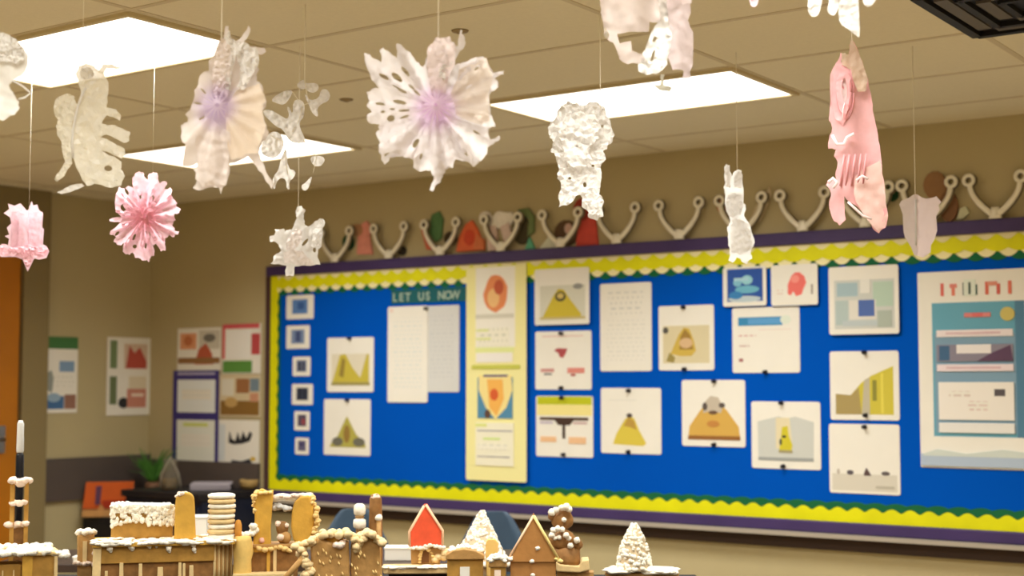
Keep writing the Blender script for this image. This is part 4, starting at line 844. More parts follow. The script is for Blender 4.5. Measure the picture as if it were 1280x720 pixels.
# ------------------------------------------------------------------ far left furniture
DARK = mat('dark_furniture', (30, 27, 32), rough=.5)
NAVY = mat('navy_front', (26, 32, 52), rough=.5)
sh = thing('low_shelf', 'low black shelf unit along the left wall under the grey rail', 'shelf', (XL+.2, 6.2, 0))
bevel(MB().box(-.165, -.24, .535, .16, .29, .565, DARK).build('top', sh))
MB().box(-.165, -.24, 0, .16, -.22, .535, DARK).box(-.165, .27, 0, .16, .29, .535, DARK).box(-.165, -.22, .03, -.15, .27, .535, DARK).build('side_panel', sh)
MB().box(-.145, -.215, .27, .15, .265, .29, DARK).build('shelf_board', sh)
cb = thing('back_counter', 'dark counter cabinet against the back wall below the posters', 'counter', (-6.88, YW-.28, 0))
bevel(MB().box(-.31, -.25, .70, .39, .27, .74, DARK).build('worktop', cb))
MB().box(-.30, -.22, 0, .38, .265, .70, NAVY).build('body', cb)
for sx in (-1, 1):
    dd = bevel(MB().box(-.29 if sx < 0 else .045, -.24, .08, .035 if sx < 0 else .37, -.2201, .66, NAVY).build('door', cb), .004)
    MB().tube([(.0 if sx < 0 else .07, -.25, .5), (.0 if sx < 0 else .07, -.25, .6)], .006, MATS['steel'], seg=8).build('handle', dd)
def stand(px, py_base, d, name, label, cat, group=None, z=None, yaw=0):
    """an Empty whose local x runs across the view and -y towards the camera, on a surface of height z"""
    P = at_depth(px, py_base, d)
    if z is not None: P.z = z
    o = thing(name, label, cat, P, math.atan2(P.y, P.x)-PI/2+yaw, group)
    return o, P, d/FPX
# orange display box
o, P, k = stand(134, 645, 9.1, 'display_box', 'orange open display box with tan base on the black low shelf', 'box', z=.5655)
ORG = mat('orange_card', (206, 92, 30), rough=.6, var=.06, vscale=10); PURC = mat('purple_card', (96, 60, 90)); REDC = mat('brick_card', (168, 52, 24)); TANC = mat('tan_wood_base', (190, 140, 84), rough=.6, var=.1)
MB().prism([(-30*k, 9*k), (-26*k, 42*k), (32*k, 42*k), (30*k, 9*k)], .03, .04, ORG).build('back_panel', o)
MB().box(-30*k, -.05, 0, 30*k, .04, 8*k, TANC).build('base', o)
MB().prism([(-15*k, 14*k), (-14*k, 37*k), (-7*k, 37*k), (-9*k, 14*k)], .022, .0295, PURC).build('strip', o)
MB().box(-6*k, .02, 9*k, 27*k, .0295, 19*k, REDC).build('pocket', o)
MB().prism([(-12*k, 8*k), (-8*k, 15*k), (-3*k, 8*k)], -.01, .018, TANC).build('wedge', o)
# potted plant
o, P, k = stand(190, 640, 9.35, 'potted_plant', 'spiky green potted plant in a brown pot near the corner', 'plant', z=.5655)
MB().box(-15*k, -.04, 0, 15*k, .04, 16*k, DARK).build('pedestal', o)
MB().lathe([(.03, 16*k), (.045, 18*k+.02), (.05, 30*k), (.043, 38*k), (.038, 38*k)], mat('brown_pot', (120, 86, 64), rough=.6, var=.1), seg=18).build('pot', o)
LEAF = mat('leaf_green', (70, 120, 46), rough=.5, var=.25, vscale=20)
b = MB(); rnd = random.Random(9)
for i in range(44):
    a = rnd.uniform(0, 2*PI); l = rnd.uniform(.12, .27); sp = rnd.uniform(.05, .16); w_ = rnd.uniform(.006, .011)
    pts = []
    for j in range(6):
        u = j/5
        pts.append(Vector((math.cos(a)*sp*u**1.5+.01*math.cos(a), math.sin(a)*sp*u**1.5*.5, 37*k+l*u-.05*u*u*rnd.random())))
    vs = []; 
    for j, p in enumerate(pts):
        ww = w_*(1-(j/5)**2)+.0008
        vs += [(p.x-ww, p.y, p.z), (p.x+ww, p.y+.002, p.z)]
    b.add(vs, [(2*j, 2*j+1, 2*j+3, 2*j+2) for j in range(5)], LEAF, True)
lf = b.build('foliage', o); md = lf.modifiers.new('solid', 'SOLIDIFY'); md.thickness = .002
# glass jar, paper stack, tan bowl and white box on the back counter
GLASS = mat('cloudy_glass', (150, 140, 122), rough=.15, spec=.5, alpha=.28)
o, P, k = stand(212, 628, 8.9, 'glass_jar', 'cloudy glass jar with brown contents on the dark back counter', 'jar', z=.7405)
MB().lathe([(.05, 0), (.06, .03), (.06, .1), (.04, .16), (.045, .19)], GLASS, seg=18).build('body', o)
MB().lathe([(.04, .004), (.048, .05), (.04, .07)], mat('brown_filling', (110, 86, 50), var=.4, vscale=40), seg=14, lump=.2).build('filling', o)
MB().tube([(-.06, 0, .02), (-.05, 0, .1), (0, 0, .2), (.05, 0, .1), (.065, 0, .02)], .006, mat('pale_wire', (176, 166, 150))).build('handle', o)
o, P, k = stand(264, 622, 9.0, 'paper_stack', 'low stack of pale lavender papers on the dark back counter', 'papers', z=.7405)
b = MB(); rnd = random.Random(4)
for i in range(7): 
    q = rnd.uniform(-.01, .01); b.box(-.12+q, -.08+q, i*.006, .12+q, .08+q, i*.006+.0055, mat('lavender_paper', (176, 168, 178), rough=.8))
b.build('sheets', o)
o, P, k = stand(311, 626, 9.0, 'woven_bowl', 'tan woven bowl at the right end of the dark back counter', 'bowl', z=.7405)
MB().lathe([(.03, 0), (.055, .02), (.06, .05), (.056, .06), (.045, .03), (.01, .02)], mat('tan_weave', (176, 146, 92), rough=.8, var=.2, vscale=60), seg=20).build('bowl', o)

# ------------------------------------------------------------------ student desk and chairs behind the display
yawc = YAW
DK = mat('desk_top', (60, 46, 40), rough=.4, var=.08)
MET = mat('chair_steel', (120, 120, 124), rough=.35, metal=.9)
dp = at_depth(470, 690, 5.75)
ds = thing('student_desk', 'dark topped student desk behind the gingerbread display', 'desk', (dp.x, dp.y, 0), YAW)
bevel(MB().box(-.75, -.2, .67, .75, .3, .70, DK).build('tabletop', ds))
for sx in (-.7, .7):
    for sy in (-.15, .25):
        MB().tube([(sx, sy, 0), (sx, sy, .67)], .015, MET, seg=8).build('leg', ds)
for px, d_, wpx, hpx, lab in [(500, 5.7, 36, 14, 'flat white paper box on the student desk, left of the coral roofed house'), (250, 5.7, 22, 33, 'upright white carton on the student desk, between the honey slab and wafer stack'), (108, 5.6, 24, 7, 'low white paper box glimpsed below the biscuit post at left')]:
    P = at_depth(px, 700, d_); 
    o = thing('paper_box', lab, 'box', (P.x, P.y, .7005), YAW, 'white boxes on the student desk')
    a = wpx*d_/FPX/2; hh = hpx*d_/FPX+ (0.0 if px != 250 else .06)
    bevel(MB().box(-a, -.05, 0, a, .05, hh, WHITE).build('body', o), .003)
    MB().box(-a-.002, -.052, hh+.0005, a+.002, .052, hh+.006, WHITE).build('lid', o)
# desk for far left boxes reaches that far
bevel(MB().box(-1.45, -.2, .668, -.752, .3, .70, DK).build('extension_leaf', ds))
BLUEG = mat('slate_blue_plastic', (62, 82, 104), rough=.45, var=.05)
def chair(px, topy, d_, label, yaw):
    P = at_depth(px, topy, d_); zt_ = P.z
    o = thing('shell_chair', label, 'chair', (P.x, P.y, 0), YAW+yaw, 'slate blue chairs')
    # back shell: rounded trapezoid, curved in plan
    prof = [(-.185, zt_-.36), (-.19, zt_-.28), (-.165, zt_-.18), (-.125, zt_-.1), (-.085, zt_-.03), (-.06, zt_-.004), (-.04, zt_)]
    n = 6; vs = []; fs = []
    rows = [(q[0], q[1]) for q in prof]
    for (x, z) in rows:
        for i in range(n+1):
            u = -1+2*i/n; xx = -x*u
            vs.append((xx, .09*(abs(xx)/.23)**2*-1, z))
    for r in range(len(rows)-1):
        for i in range(n):
            a = r*(n+1)+i; fs.append((a, a+1, a+n+2, a+n+1))
    b = MB().add(vs, fs, BLUEG, True).build('backrest', o)
    md = b.modifiers.new('solid', 'SOLIDIFY'); md.thickness = .012
    bevel(MB().prism([(-.22, zt_-.37), (-.2, zt_-.395), (.2, zt_-.395), (.22, zt_-.37)], -.44, -.02, BLUEG).build('seat', o), .01)
    for sx in (-.19, .19):
        for y0_, y1_ in ((-.4, -.43), (-.06, .02)):
            MB().tube([(sx*.9, y0_, zt_-.396), (sx*1.05, y1_, 0)], .011, MET, seg=8).build('leg', o)
chair(444, 636, 6.75, 'slate blue plastic chair behind the marshmallow post at left centre', 0)
chair(617, 639, 6.75, 'slate blue plastic chair behind the snowy pyramid tree', 0)

# ------------------------------------------------------------------ display table
TBL = mat('dark_table_cloth', (34, 29, 27), rough=.7, var=.15, vscale=12)
tp = at_depth(430, 720, 4.45)
tt = thing('display_table', 'long dark covered table holding the gingerbread village', 'table', (tp.x, tp.y, 0), YAW)
bevel(MB().box(-1.35, -.85, TABLE-.035, 1.12, .34, TABLE, TBL).build('tabletop', tt), .006)
for sx in (-1.28, 1.05):
    for sy in (-.78, .27):
        MB().tube([(sx, sy, 0), (sx, sy, TABLE-.035)], .022, MET, seg=10).build('leg', tt)
GV = 'gingerbread village on the dark table'
class Item:
    """thing on the table. X(px), Z(py): local metres from picture pixels at this item's depth"""
    def __init__(s, name, label, cat, px, d, z=TABLE, group=GV):
        P = at_depth(px, 720, d); P.z = z+.0008
        s.o = thing(name, label, cat, P, math.atan2(P.y, P.x)-PI/2, group)
        s.px = px; s.d = d; s.k = d/FPX; s.z = P.z
    def X(s, px): return (px-s.px)*s.k
    def Z(s, py): return at_depth(s.px, py, s.d).z-s.z
    def P(s, *pts): return [(s.X(a), max(0, s.Z(b))) for a, b in pts]
def icing(I, part, path, r, y=0, ysp=.02, n=30, m=ICING, seed=1, sq=(1, 1, .8), parent=None):
    """lumps of icing strewn along a picture polyline"""
    rr = random.Random(seed); b = MB()
    seg = [(path[i], path[i+1]) for i in range(len(path)-1)]
    for i in range(n):
        a, c = seg[int(i/n*len(seg))]; u = (i/n*len(seg)) % 1
        px, py = a[0]+(c[0]-a[0])*u, a[1]+(c[1]-a[1])*u
        q = r*rr.uniform(.65, 1.25)*I.k
        b.ball((I.X(px)+rr.uniform(-.6, .6)*q, y+rr.uniform(-ysp, ysp), max(q*.7, I.Z(py)+rr.uniform(-.4, .4)*q)), q, m, sub=2, sq=sq, lump=.3)
    return b.build(part, parent or I.o)
# --- stick house at far left with its tower
I = Item('stick_house', 'craft stick house with snowy flat roof at the far left end', 'gingerbread house', 35, 4.45)
wl = bevel(MB().prism(I.P((28, 694), (70, 694), (70, 740), (28, 740)), -.01, .10, GINGER).build('wall', I.o), .003)
bevel(MB().prism(I.P((-30, 705), (27, 705), (27, 740), (-30, 740)), .0, .10, GINGER).build('wing', I.o), .003)
MB().prism(I.P((28, 694), (40, 694), (40, 740), (28, 740)), -.018, -.0105, HONEY).build('corner_post', I.o)
MB().prism(I.P((66, 696), (70, 696), (70, 740), (66, 740)), -.016, -.0105, STICK).build('corner_post', I.o)
bevel(MB().prism(I.P((-30, 690), (66, 690), (72, 694), (-30, 696)), -.02, .12, STICK).build('roof', I.o), .003)
icing(I, 'roof_icing', [(-30, 690), (62, 689)], 5.0, y=.0, ysp=.03, n=70, seed=2)
icing(I, 'roof_icing', [(-30, 687), (62, 686)], 4.2, y=.07, ysp=.035, n=50, seed=3)
icing(I, 'icing_lump', [(66, 693), (83, 696)], 4.6, y=.0, ysp=.02, n=12, seed=4)
for px in (5, 18): MB().box(I.X(px)-.002, -.004, 0, I.X(px)+.002, -.0005, max(.01, I.Z(712)), STICK).build('batten', I.o)
z0 = TABLE+max(.0, I.Z(690))
J = Item('stick_tower', 'slim craft stick tower with three snowy rings rising from the stick house', 'tower', 22, 4.61)
for px in (13.5, 30.5):
    bevel(MB().prism(J.P((px-2.6, 603), (px+2.6, 603), (px+2.6, 740), (px-2.6, 740)), -.012, -.006, GINGER).build('post', J.o), .001)
    bevel(MB().prism(J.P((px-2.2, 606), (px+2.2, 606), (px+2.2, 740), (px-2.2, 740)), .028, .034, GINGER).build('post', J.o), .001)
MB().prism(J.P((16, 660), (28, 660), (28, 740), (16, 740)), .004, .026, GINGERD).build('core', J.o)
for i, (yy, nn) in enumerate([(603, 14), (629, 10), (657, 8)]):
    icing(J, 'snow_ring', [(12, yy), (32, yy-1)], 4.4 if i else 5.2, y=-.01, ysp=.014, n=nn, m=ICINGP, seed=20+i)
# pole behind tower
o, P, k = stand(22, 700, 4.74, 'marker_pole', 'black pole with tall white cap standing behind the stick tower', 'pole', z=TABLE+.0008)
zz = lambda py: at_depth(22, py, 4.74).z-TABLE
MB().lathe([(.013, 0), (.013, zz(570)), (.010, zz(567))], mat('shiny_black', (26, 27, 34), rough=.25), seg=16).build('shaft', o)
MB().lathe([(.0102, zz(566.5)), (.012, zz(564)), (.0105, zz(530)), (.006, zz(526))], WHITE2, seg=16).build('cap', o)
# --- little post left of the hall
I = Item('biscuit_post', 'small snow capped biscuit post just left of the big hall', 'biscuit post', 107, 4.55)
bevel(MB().prism(I.P((96, 668), (117, 668), (116, 740), (97, 740)), -.015, .02, BISCUIT).build('post', I.o), .006)
MB().prism(I.P((103, 676), (108, 676), (108, 702), (103, 702)), -.022, -.0155, STICK).build('stick', I.o)
icing(I, 'cap_icing', [(96, 665), (117, 666)], 4.4, ysp=.02, n=18, seed=6)
icing(I, 'foot_icing', [(95, 702), (119, 704), (119, 690)], 3.6, y=-.02, ysp=.012, n=16, m=ICINGP, seed=7)
# --- big hall
I = Item('gingerbread_hall', 'wide golden gingerbread hall with icing eaves, ribbed end and upright slats', 'gingerbread house', 195, 4.42)
bevel(MB().prism(I.P((121, 678), (266, 678), (266, 703), (121, 703)), -.006, .004, GINGER).build('front_wall', I.o), .002)
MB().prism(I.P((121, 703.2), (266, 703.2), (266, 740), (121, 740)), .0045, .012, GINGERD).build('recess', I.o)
bevel(MB().prism(I.P((119, 676), (129, 676), (128, 740), (118, 740)), -.012, -.0065, STICK).build('corner_post', I.o), .002)
for px, tp_, w_ in ((135, 712, 1.6), (153, 702, 2.2), (176, 704, 2.0), (200, 709, 3.2), (224, 704, 1.8), (229, 705, 1.5), (238, 708, 2.4)):
    bevel(MB().prism(I.P((px-w_, tp_), (px+w_, tp_), (px+w_*1.4, 740), (px-w_*1.2, 740)), -.008, .004, STICK).build('slat', I.o), .001)
b = MB()
for i in range(9):
    px = 266.5+i*2.7
    b.tube([(I.X(px), .004+i*.006, 0), (I.X(px), .004+i*.006, I.Z(680))], 1.7*I.k, BISCUIT if i % 2 else STICK, seg=8)
b.build('ribbed_side', I.o)
rt = I.Z(677)
MB().box(I.X(118), -.02, rt-.012, I.X(291), .16, rt, HONEY).build('roof', I.o)
icing(I, 'eave_icing', [(118, 677), (291, 679)], 4.0, y=-.014, ysp=.01, n=90, seed=8, sq=(1.5, 1, .6))
icing(I, 'roof_icing', [(120, 676), (288, 677)], 4.2, y=.05, ysp=.06, n=80, seed=9, sq=(1.3, 1.3, .4))
for i, (px, py, r) in enumerate([(139, 684, 4), (165, 682, 4.5), (186, 680, 4), (194, 680, 3), (210, 686, 4), (206, 679, 3), (240, 682, 3.5), (241, 688, 3)]):
    b = MB(); b.ball((I.X(px), -.012, I.Z(py)), r*I.k, ICING, lump=.35, sq=(1, .7, 1)); b.ball((I.X(px+1), -.009, I.Z(py+3)), r*.6*I.k, ICING, lump=.3, sq=(1, .7, 1.2)); b.build('icing_drip', I.o)
RZ = TABLE+.0008+rt
# on the roof
J = Item('iced_loaf', 'long loaf with thick perforated white icing on the hall roof', 'iced loaf', 177, 4.50, z=RZ)
bevel(MB().prism(J.P((140, 634), (214, 636), (214, 680), (139, 680)), -.03, .06, GINGER).build('loaf', J.o), .008)
b = MB(); rr = random.Random(12)
b.prism(J.P((138, 634), (144, 629), (210, 632), (216, 636), (216, 641), (138, 640)), -.034, .066, ICING)
b.build('icing_top', J.o)
cover = MB()
for gy in range(6):
    for gx in range(26):
        px = 139+gx*3.0+(gy % 2)*1.5; py = 633+gy*4.2
        if py > 650 and 150 < px < 183: continue
        if py > 655 and rr.random() < .4: continue
        if gy in (2, 3) and gx % 5 in (2, 3) and px < 188: continue
        if gy == 1 and rr.random() < .12: continue
        q = 2.5*J.k*rr.uniform(.75, 1.2)
        cover.ball((J.X(px+rr.uniform(-1.4, 1.4)), -.033+rr.uniform(-.004, .003), J.Z(py+rr.uniform(-1.8, 1.8))), q, ICING, sub=2, lump=.35, sq=(1, 1, rr.uniform(.8, 1.7)))
cover.build('icing_lace', J.o)
icing(J, 'icing_lumps', [(140, 631), (214, 634)], 3.2, y=.01, ysp=.035, n=60, seed=13)
J = Item('honey_slab', 'upright honey coloured rounded biscuit slab on the hall roof', 'biscuit', 230, 4.46, z=RZ)
pts = [(217, 680), (218, 630), (219, 622), (223, 617), (230, 615.5), (237, 617), (241, 622), (242, 634), (244, 680)]
bevel(MB().prism(J.P(*pts), -.012, .03, HONEY).build('slab', J.o), .006, 3)
icing(J, 'top_icing', [(219, 622), (224, 617), (232, 616)], 2.6, ysp=.02, n=16, m=ICINGP, seed=14)
J = Item('wafer_stack', 'round stack of pale thin wafers on the hall roof', 'wafers', 276, 4.50, z=RZ)
zb_ = 0; n = 9; tot = J.Z(617); r = 17*J.k
for i in range(n):
    z0, z1 = tot*i/n, tot*(i+1)/n
    q = random.Random(i).uniform(-.0012, .0012)
    MB().lathe([(r*.9, z0+.0004), (r, z0+.003), (r, z1-.0045), (r*.9, z1-.0025), (r*.8, z1-.0004)], STICK if i % 2 else ICING, c=(q, q, 0), seg=28, lump=.05, ls=90).build('wafer', J.o)
# --- yellow column and finger
I = Item('honey_column', 'stubby honey biscuit column right of the ribbed hall end', 'biscuit', 303, 4.50)
MB().lathe([(.026, 0), (.03, .02), (.028, I.Z(700)), (.031, I.Z(690)), (.03, I.Z(676)), (.024, I.Z(670))], mat('pale_honey', (232, 196, 116), rough=.6, var=.1, vscale=30, bump=.15), lump=.15, ls=40, seg=20).build('column', I.o)
MB().lathe([(.010, I.Z(671)), (.0115, I.Z(664)), (.011, I.Z(656)), (.007, I.Z(651)), (.003, I.Z(650))], mat('amber_biscuit', (214, 150, 66), rough=.6), c=(I.X(297), 0, 0), seg=14).build('finger', I.o)
icing(I, 'icing', [(302, 670), (316, 666), (318, 658)], 4.0, y=.012, ysp=.012, n=22, seed=15)
# --- gate
I = Item('gingerbread_gate', 'gingerbread gate of a crumbly tower and rounded slab joined by a pale beam', 'gingerbread gate', 350, 4.55)
bevel(MB().prism(I.P((316, 690), (318, 650), (318, 622), (316, 615), (320, 616), (326, 611), (334, 615), (341, 613), (340, 628), (338, 660), (339, 690)), -.012, .035, HONEY).build('tower', I.o), .006)
icing(I, 'tower_icing', [(318, 640), (317, 622), (320, 615), (340, 615)], 3.0, ysp=.022, n=26, m=mat('honey_icing', (240, 206, 138), rough=.6), seed=16)
MB().tube([(I.X(340), .01, I.Z(624)), (I.X(352), .012, I.Z(622)), (I.X(366), .012, I.Z(624)), (I.X(388), .01, I.Z(621))], [.011, .012, .011, .011], ICING, seg=10).build('beam', I.o)
icing(I, 'beam_icing', [(340, 634), (362, 637)], 4.2, y=.012, ysp=.01, n=14, m=WHITE2, seed=17)
icing(I, 'beam_icing', [(342, 622), (388, 620)], 3.4, y=.008, ysp=.014, n=30, m=ICINGP, seed=18)
bevel(MB().prism(I.P((366, 676), (363, 660), (364, 640), (367, 628), (374, 621), (386, 620), (390, 632), (392, 650), (391, 668), (386, 679), (374, 681)), -.014, .03, HONEY).build('slab', I.o), .007, 3)
icing(I, 'slab_icing', [(388, 622), (394, 640), (396, 655), (391, 668), (384, 680), (368, 678)], 3.6, ysp=.02, n=50, m=MATS['honey_icing'], seed=19)
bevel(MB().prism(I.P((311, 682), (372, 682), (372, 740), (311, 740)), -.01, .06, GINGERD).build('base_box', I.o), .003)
bevel(MB().prism(I.P((309, 679.5), (374, 679.5), (374, 684), (309, 684)), -.02, .07, BISCUIT).build('ledge', I.o), .003)
for px in (335, 343): MB().prism(I.P((px-1.5, 685), (px+2.5, 685), (px+2.5, 714), (px-1.5, 714)), -.017, -.0105, STICK if px == 343 else HONEY).build('slat', I.o)
icing(I, 'ledge_icing', [(322, 683), (332, 686), (352, 684), (364, 690)], 3.6, y=-.02, ysp=.008, n=18, m=MATS['honey_icing'], seed=21)
b = MB(); b.ball((I.X(352), .0, I.Z(660)), 8*I.k, GINGERD, lump=.3, sq=(1, .8, 1.1)); b.ball((I.X(355), .0, I.Z(672)), 9*I.k, BISCUIT, lump=.3, sq=(1, .8, 1.0)); b.build('figure', I.o)
for px, py, y_, r_, m_ in ((350, 671, -.02, 4.5, ICINGP), (347, 655, -.006, 4, ICINGP), (357, 657, -.006, 3.4, ICINGP), (327, 675, -.012, 3.6, mat('pink_sweet', (244, 190, 176), rough=.4))):
    MB().ball((I.X(px), y_, I.Z(py)), r_*I.k, m_, lump=.25).build('sweet', I.o)
bevel(MB().prism(I.P((293, 713), (366, 713), (366, 718), (293, 720)), -.075, -.022, STICK).box(I.X(295), -.07, 0, I.X(364), -.03, max(.002, I.Z(719)), GINGERD).build('front_step', I.o), .002)
# --- frosted cottage (centre cluster)
I = Item('frosted_cottage', 'lumpy brown cottage streaked with icing in the front middle', 'gingerbread house', 425, 4.40)
bevel(MB().prism(I.P((388, 683), (398, 672), (416, 678), (436, 676), (438, 740), (392, 740)), -.02, .06, BISCUIT).build('front_wall', I.o), .008)
bevel(MB().prism(I.P((438, 680), (452, 670), (466, 672), (474, 684), (480, 740), (438, 740)), -.01, .06, BISCUIT).build('side_wall', I.o), .01)
MB().ball((I.X(417), .02, I.Z(676)), 12*I.k, HONEY, sub=3, sq=(1.1, .9, .8), lump=.2).build('dome', I.o)
icing(I, 'roof_icing', [(372, 684), (392, 676), (404, 668), (430, 667), (446, 674)], 5.0, y=.0, ysp=.03, n=70, m=mat('toasted_icing', (230, 204, 156), rough=.6, var=.12, vscale=60), seed=22)
icing(I, 'roof_icing', [(444, 690), (450, 672), (460, 666), (476, 680)], 5.0, y=.0, ysp=.03, n=60, m=MATS['toasted_icing'], seed=23)
icing(I, 'icing_sweets', [(418, 682), (430, 679)], 4.6, y=-.026, ysp=.006, n=8, m=ICINGP, seed=24)
rr = random.Random(31); b = MB()
for i in range(34):
    px = rr.uniform(396, 476); py = rr.uniform(686, 730)
    x, z = I.X(px), I.Z(py)
    if z < .01: continue
    b.tube([(x, -.0215, z+.006), (x+.002, -.0235, z), (x+.004, -.0215, z-.007)], [.001, .0028, .001], MATS['honey_icing'], seg=6)
b.build('icing_streaks', I.o)
MB().tube([(I.X(352), -.05, I.Z(726)), (I.X(384), -.03, I.Z(690))], .009, BISCUIT, seg=8).build('leaning_stick', I.o)
icing(I, 'side_icing', [(378, 686), (382, 700), (388, 712), (380, 724)], 5.0, y=-.02, ysp=.016, n=40, m=MATS['toasted_icing'], seed=26)
# --- marshmallow post and chocolate finger
I = Item('marshmallow_post', 'short post topped by two stacked white marshmallows', 'post', 449, 4.62)
MB().lathe([(.012, 0), (.012, I.Z(662))], GINGERD, seg=14).build('stem', I.o)
for zt_, zb_, r in ((648, 662, 8.2), (630, 646, 7.6)):
    a, c = I.Z(zb_), I.Z(zt_); rr_ = r*I.k
    MB().lathe([(rr_*.5, a), (rr_*.95, a+(c-a)*.2), (rr_, a+(c-a)*.5), (rr_*.92, a+(c-a)*.85), (rr_*.5, c)], ICING, seg=20).build('marshmallow', I.o)
MB().lathe([(.013, I.Z(647.5)), (.0165, I.Z(646))], BISCUIT, seg=14).build('wafer', I.o)
I = Item('chocolate_finger', 'tall brown biscuit finger with round tip beside the marshmallow post', 'biscuit', 469, 4.64)
MB().lathe([(.022, 0), (.023, I.Z(690)), (.021, I.Z(640)), (.0195, I.Z(624)), (.014, I.Z(619)), (.005, I.Z(617.5))], GINGERD, seg=20, lump=.06).build('finger', I.o)
MB().ball((I.X(469), -.006, I.Z(622)), 6*I.k, ICINGP, sub=2, sq=(1, .8, .7), lump=.25).build('tip_icing', I.o)
b = MB(); b.ball((I.X(473), -.022, I.Z(647)), 5*I.k, ICING, sq=(1, .8, .9), lump=.2); b.tube([(I.X(473), -.02, 0.002), (I.X(473), -.02, I.Z(650))], .008, BISCUIT, seg=10); b.build('side_stick', I.o)
# --- coral roof house on a board
I = Item('cake_board', 'pale cake board slab under the coral roofed house', 'board', 535, 4.62)
bevel(MB().prism(I.P((478, 706), (564, 706), (563, 715), (480, 715)), -.05, .03, STICK).build('top', I.o), .004)
MB().prism(I.P((486, 715.2), (560, 715.2), (560, 740), (486, 740)), -.03, .02, TBL).build('stand', I.o)
icing(I, 'edge_icing', [(480, 707), (563, 707)], 3.2, y=-.045, ysp=.01, n=50, seed=27, sq=(1.6, 1, .6))
bz = TABLE+.0008+I.Z(706)
I = Item('gingerbread_cottage', 'small gingerbread cottage with a steep coral red roof', 'gingerbread house', 533, 4.64, z=bz)
bevel(MB().prism(I.P((513, 682), (552, 682), (550, 706), (514, 706)), -.01, .05, BISCUIT).build('walls', I.o), .003)
MB().prism(I.P((512, 683), (511, 664), (530, 632), (534, 632), (553, 664), (553, 683)), -.02, .055, CORAL).build('roof', I.o)
b = MB()
for path in ([(512, 682), (511.5, 664), (530, 632)], [(532, 631), (553, 663), (553, 680)]):
    b.tube([(I.X(a), -.021, I.Z(c)) for a, c in path], .0042, mat('peach_icing', (246, 206, 170), rough=.5), seg=8)
b.build('roof_icing', I.o)
icing(I, 'eave_icing', [(512, 684), (528, 684), (538, 681), (554, 684)], 2.8, y=-.02, ysp=.006, n=26, seed=28)
MB().prism(I.P((527, 703), (527, 690), (531, 684), (536, 690), (536, 703)), -.014, -.0105, mat('door_brown', (110, 70, 34))).build('door', I.o)
icing(I, 'door_icing', [(525, 702), (526, 690), (531, 683), (538, 690), (543, 700)], 2.2, y=-.014, ysp=.003, n=20, m=MATS['honey_icing'], seed=29)
icing(I, 'snow_heap', [(545, 700), (565, 690)], 5.5, y=.01, ysp=.02, n=20, m=MATS['toasted_icing'], seed=30)
# --- arched house
I = Item('arched_house', 'small tan house with curved roof and white window, front right', 'gingerbread house', 581, 4.45)
bevel(MB().prism(I.P((559, 697), (604, 697), (604, 740), (559, 740)), -.01, .05, GINGER).build('walls', I.o), .003)
bevel(MB().prism(I.P((557, 699), (558, 693), (566, 688), (580, 685.5), (594, 688), (605, 693), (606, 699)), -.02, .06, BISCUIT).build('roof', I.o), .003)
MB().prism(I.P((575, 708), (587, 708), (587, 740), (575, 740)), -.0135, -.0105, WHITE).build('window', I.o)
icing(I, 'roof_icing', [(562, 690), (580, 684), (602, 690)], 3.2, y=.04, ysp=.03, n=30, seed=32)
# --- pyramid tree
I = Item('snowy_tree', 'broad leaning pyramid tree covered in white icing beads', 'gingerbread tree', 600, 4.665)
z0, z1 = I.Z(705), I.Z(638)
MB().lathe([(.085, 0), (.085, z0), (.07, z0+(z1-z0)*.25), (.044, z0+(z1-z0)*.55), (.018, z0+(z1-z0)*.85), (.006, z1)], mat('frosted_biscuit', (212, 192, 160), rough=.6, var=.1, vscale=40), seg=24, lump=.08, lean=(.03, 0)).build('cone', I.o)
b = MB(); rr = random.Random(40)
for i in range(520):
    u = rr.random()**1.3; a = rr.uniform(-PI, PI); z = z0+(z1-z0)*u*.97
    r = .083*(1-u)+.006; q = rr.uniform(.006, .0095)*(1-.35*u)
    b.ball((r*math.cos(a)+.03*z, r*math.sin(a), z), q, ICING, sub=2, lump=.25)
b.build('icing_beads', I.o)
J = Item('honey_tile', 'small honey biscuit tile leaning on the snowy pyramid tree', 'biscuit', 613, 4.46)
bevel(MB().prism(J.P((607, 696), (607, 678), (610, 674), (619, 674), (623, 679), (622, 696), (618, 740), (609, 740)), -.006, .008, mat('pale_honey_tile', (232, 194, 116), rough=.6)).build('tile', J.o), .003)
J = Item('gingerbread_hut', 'tiny snow roofed hut between the arched house and pointed house', 'gingerbread house', 624, 4.365)
bevel(MB().prism(J.P((613, 708), (632, 708), (632, 740), (613, 740)), -.01, .02, GINGER).build('walls', J.o), .003)
bevel(MB().prism(J.P((610, 709), (612, 700), (620, 696), (632, 698), (634, 709)), -.016, .025, BISCUIT).build('roof', J.o), .004)
icing(J, 'roof_icing', [(612, 700), (622, 694), (633, 700)], 3.6, ysp=.02, n=24, seed=41)
MB().prism(J.P((618, 712), (626, 712), (626, 740), (618, 740)), -.014, -.0105, ICINGP).build('door', J.o)
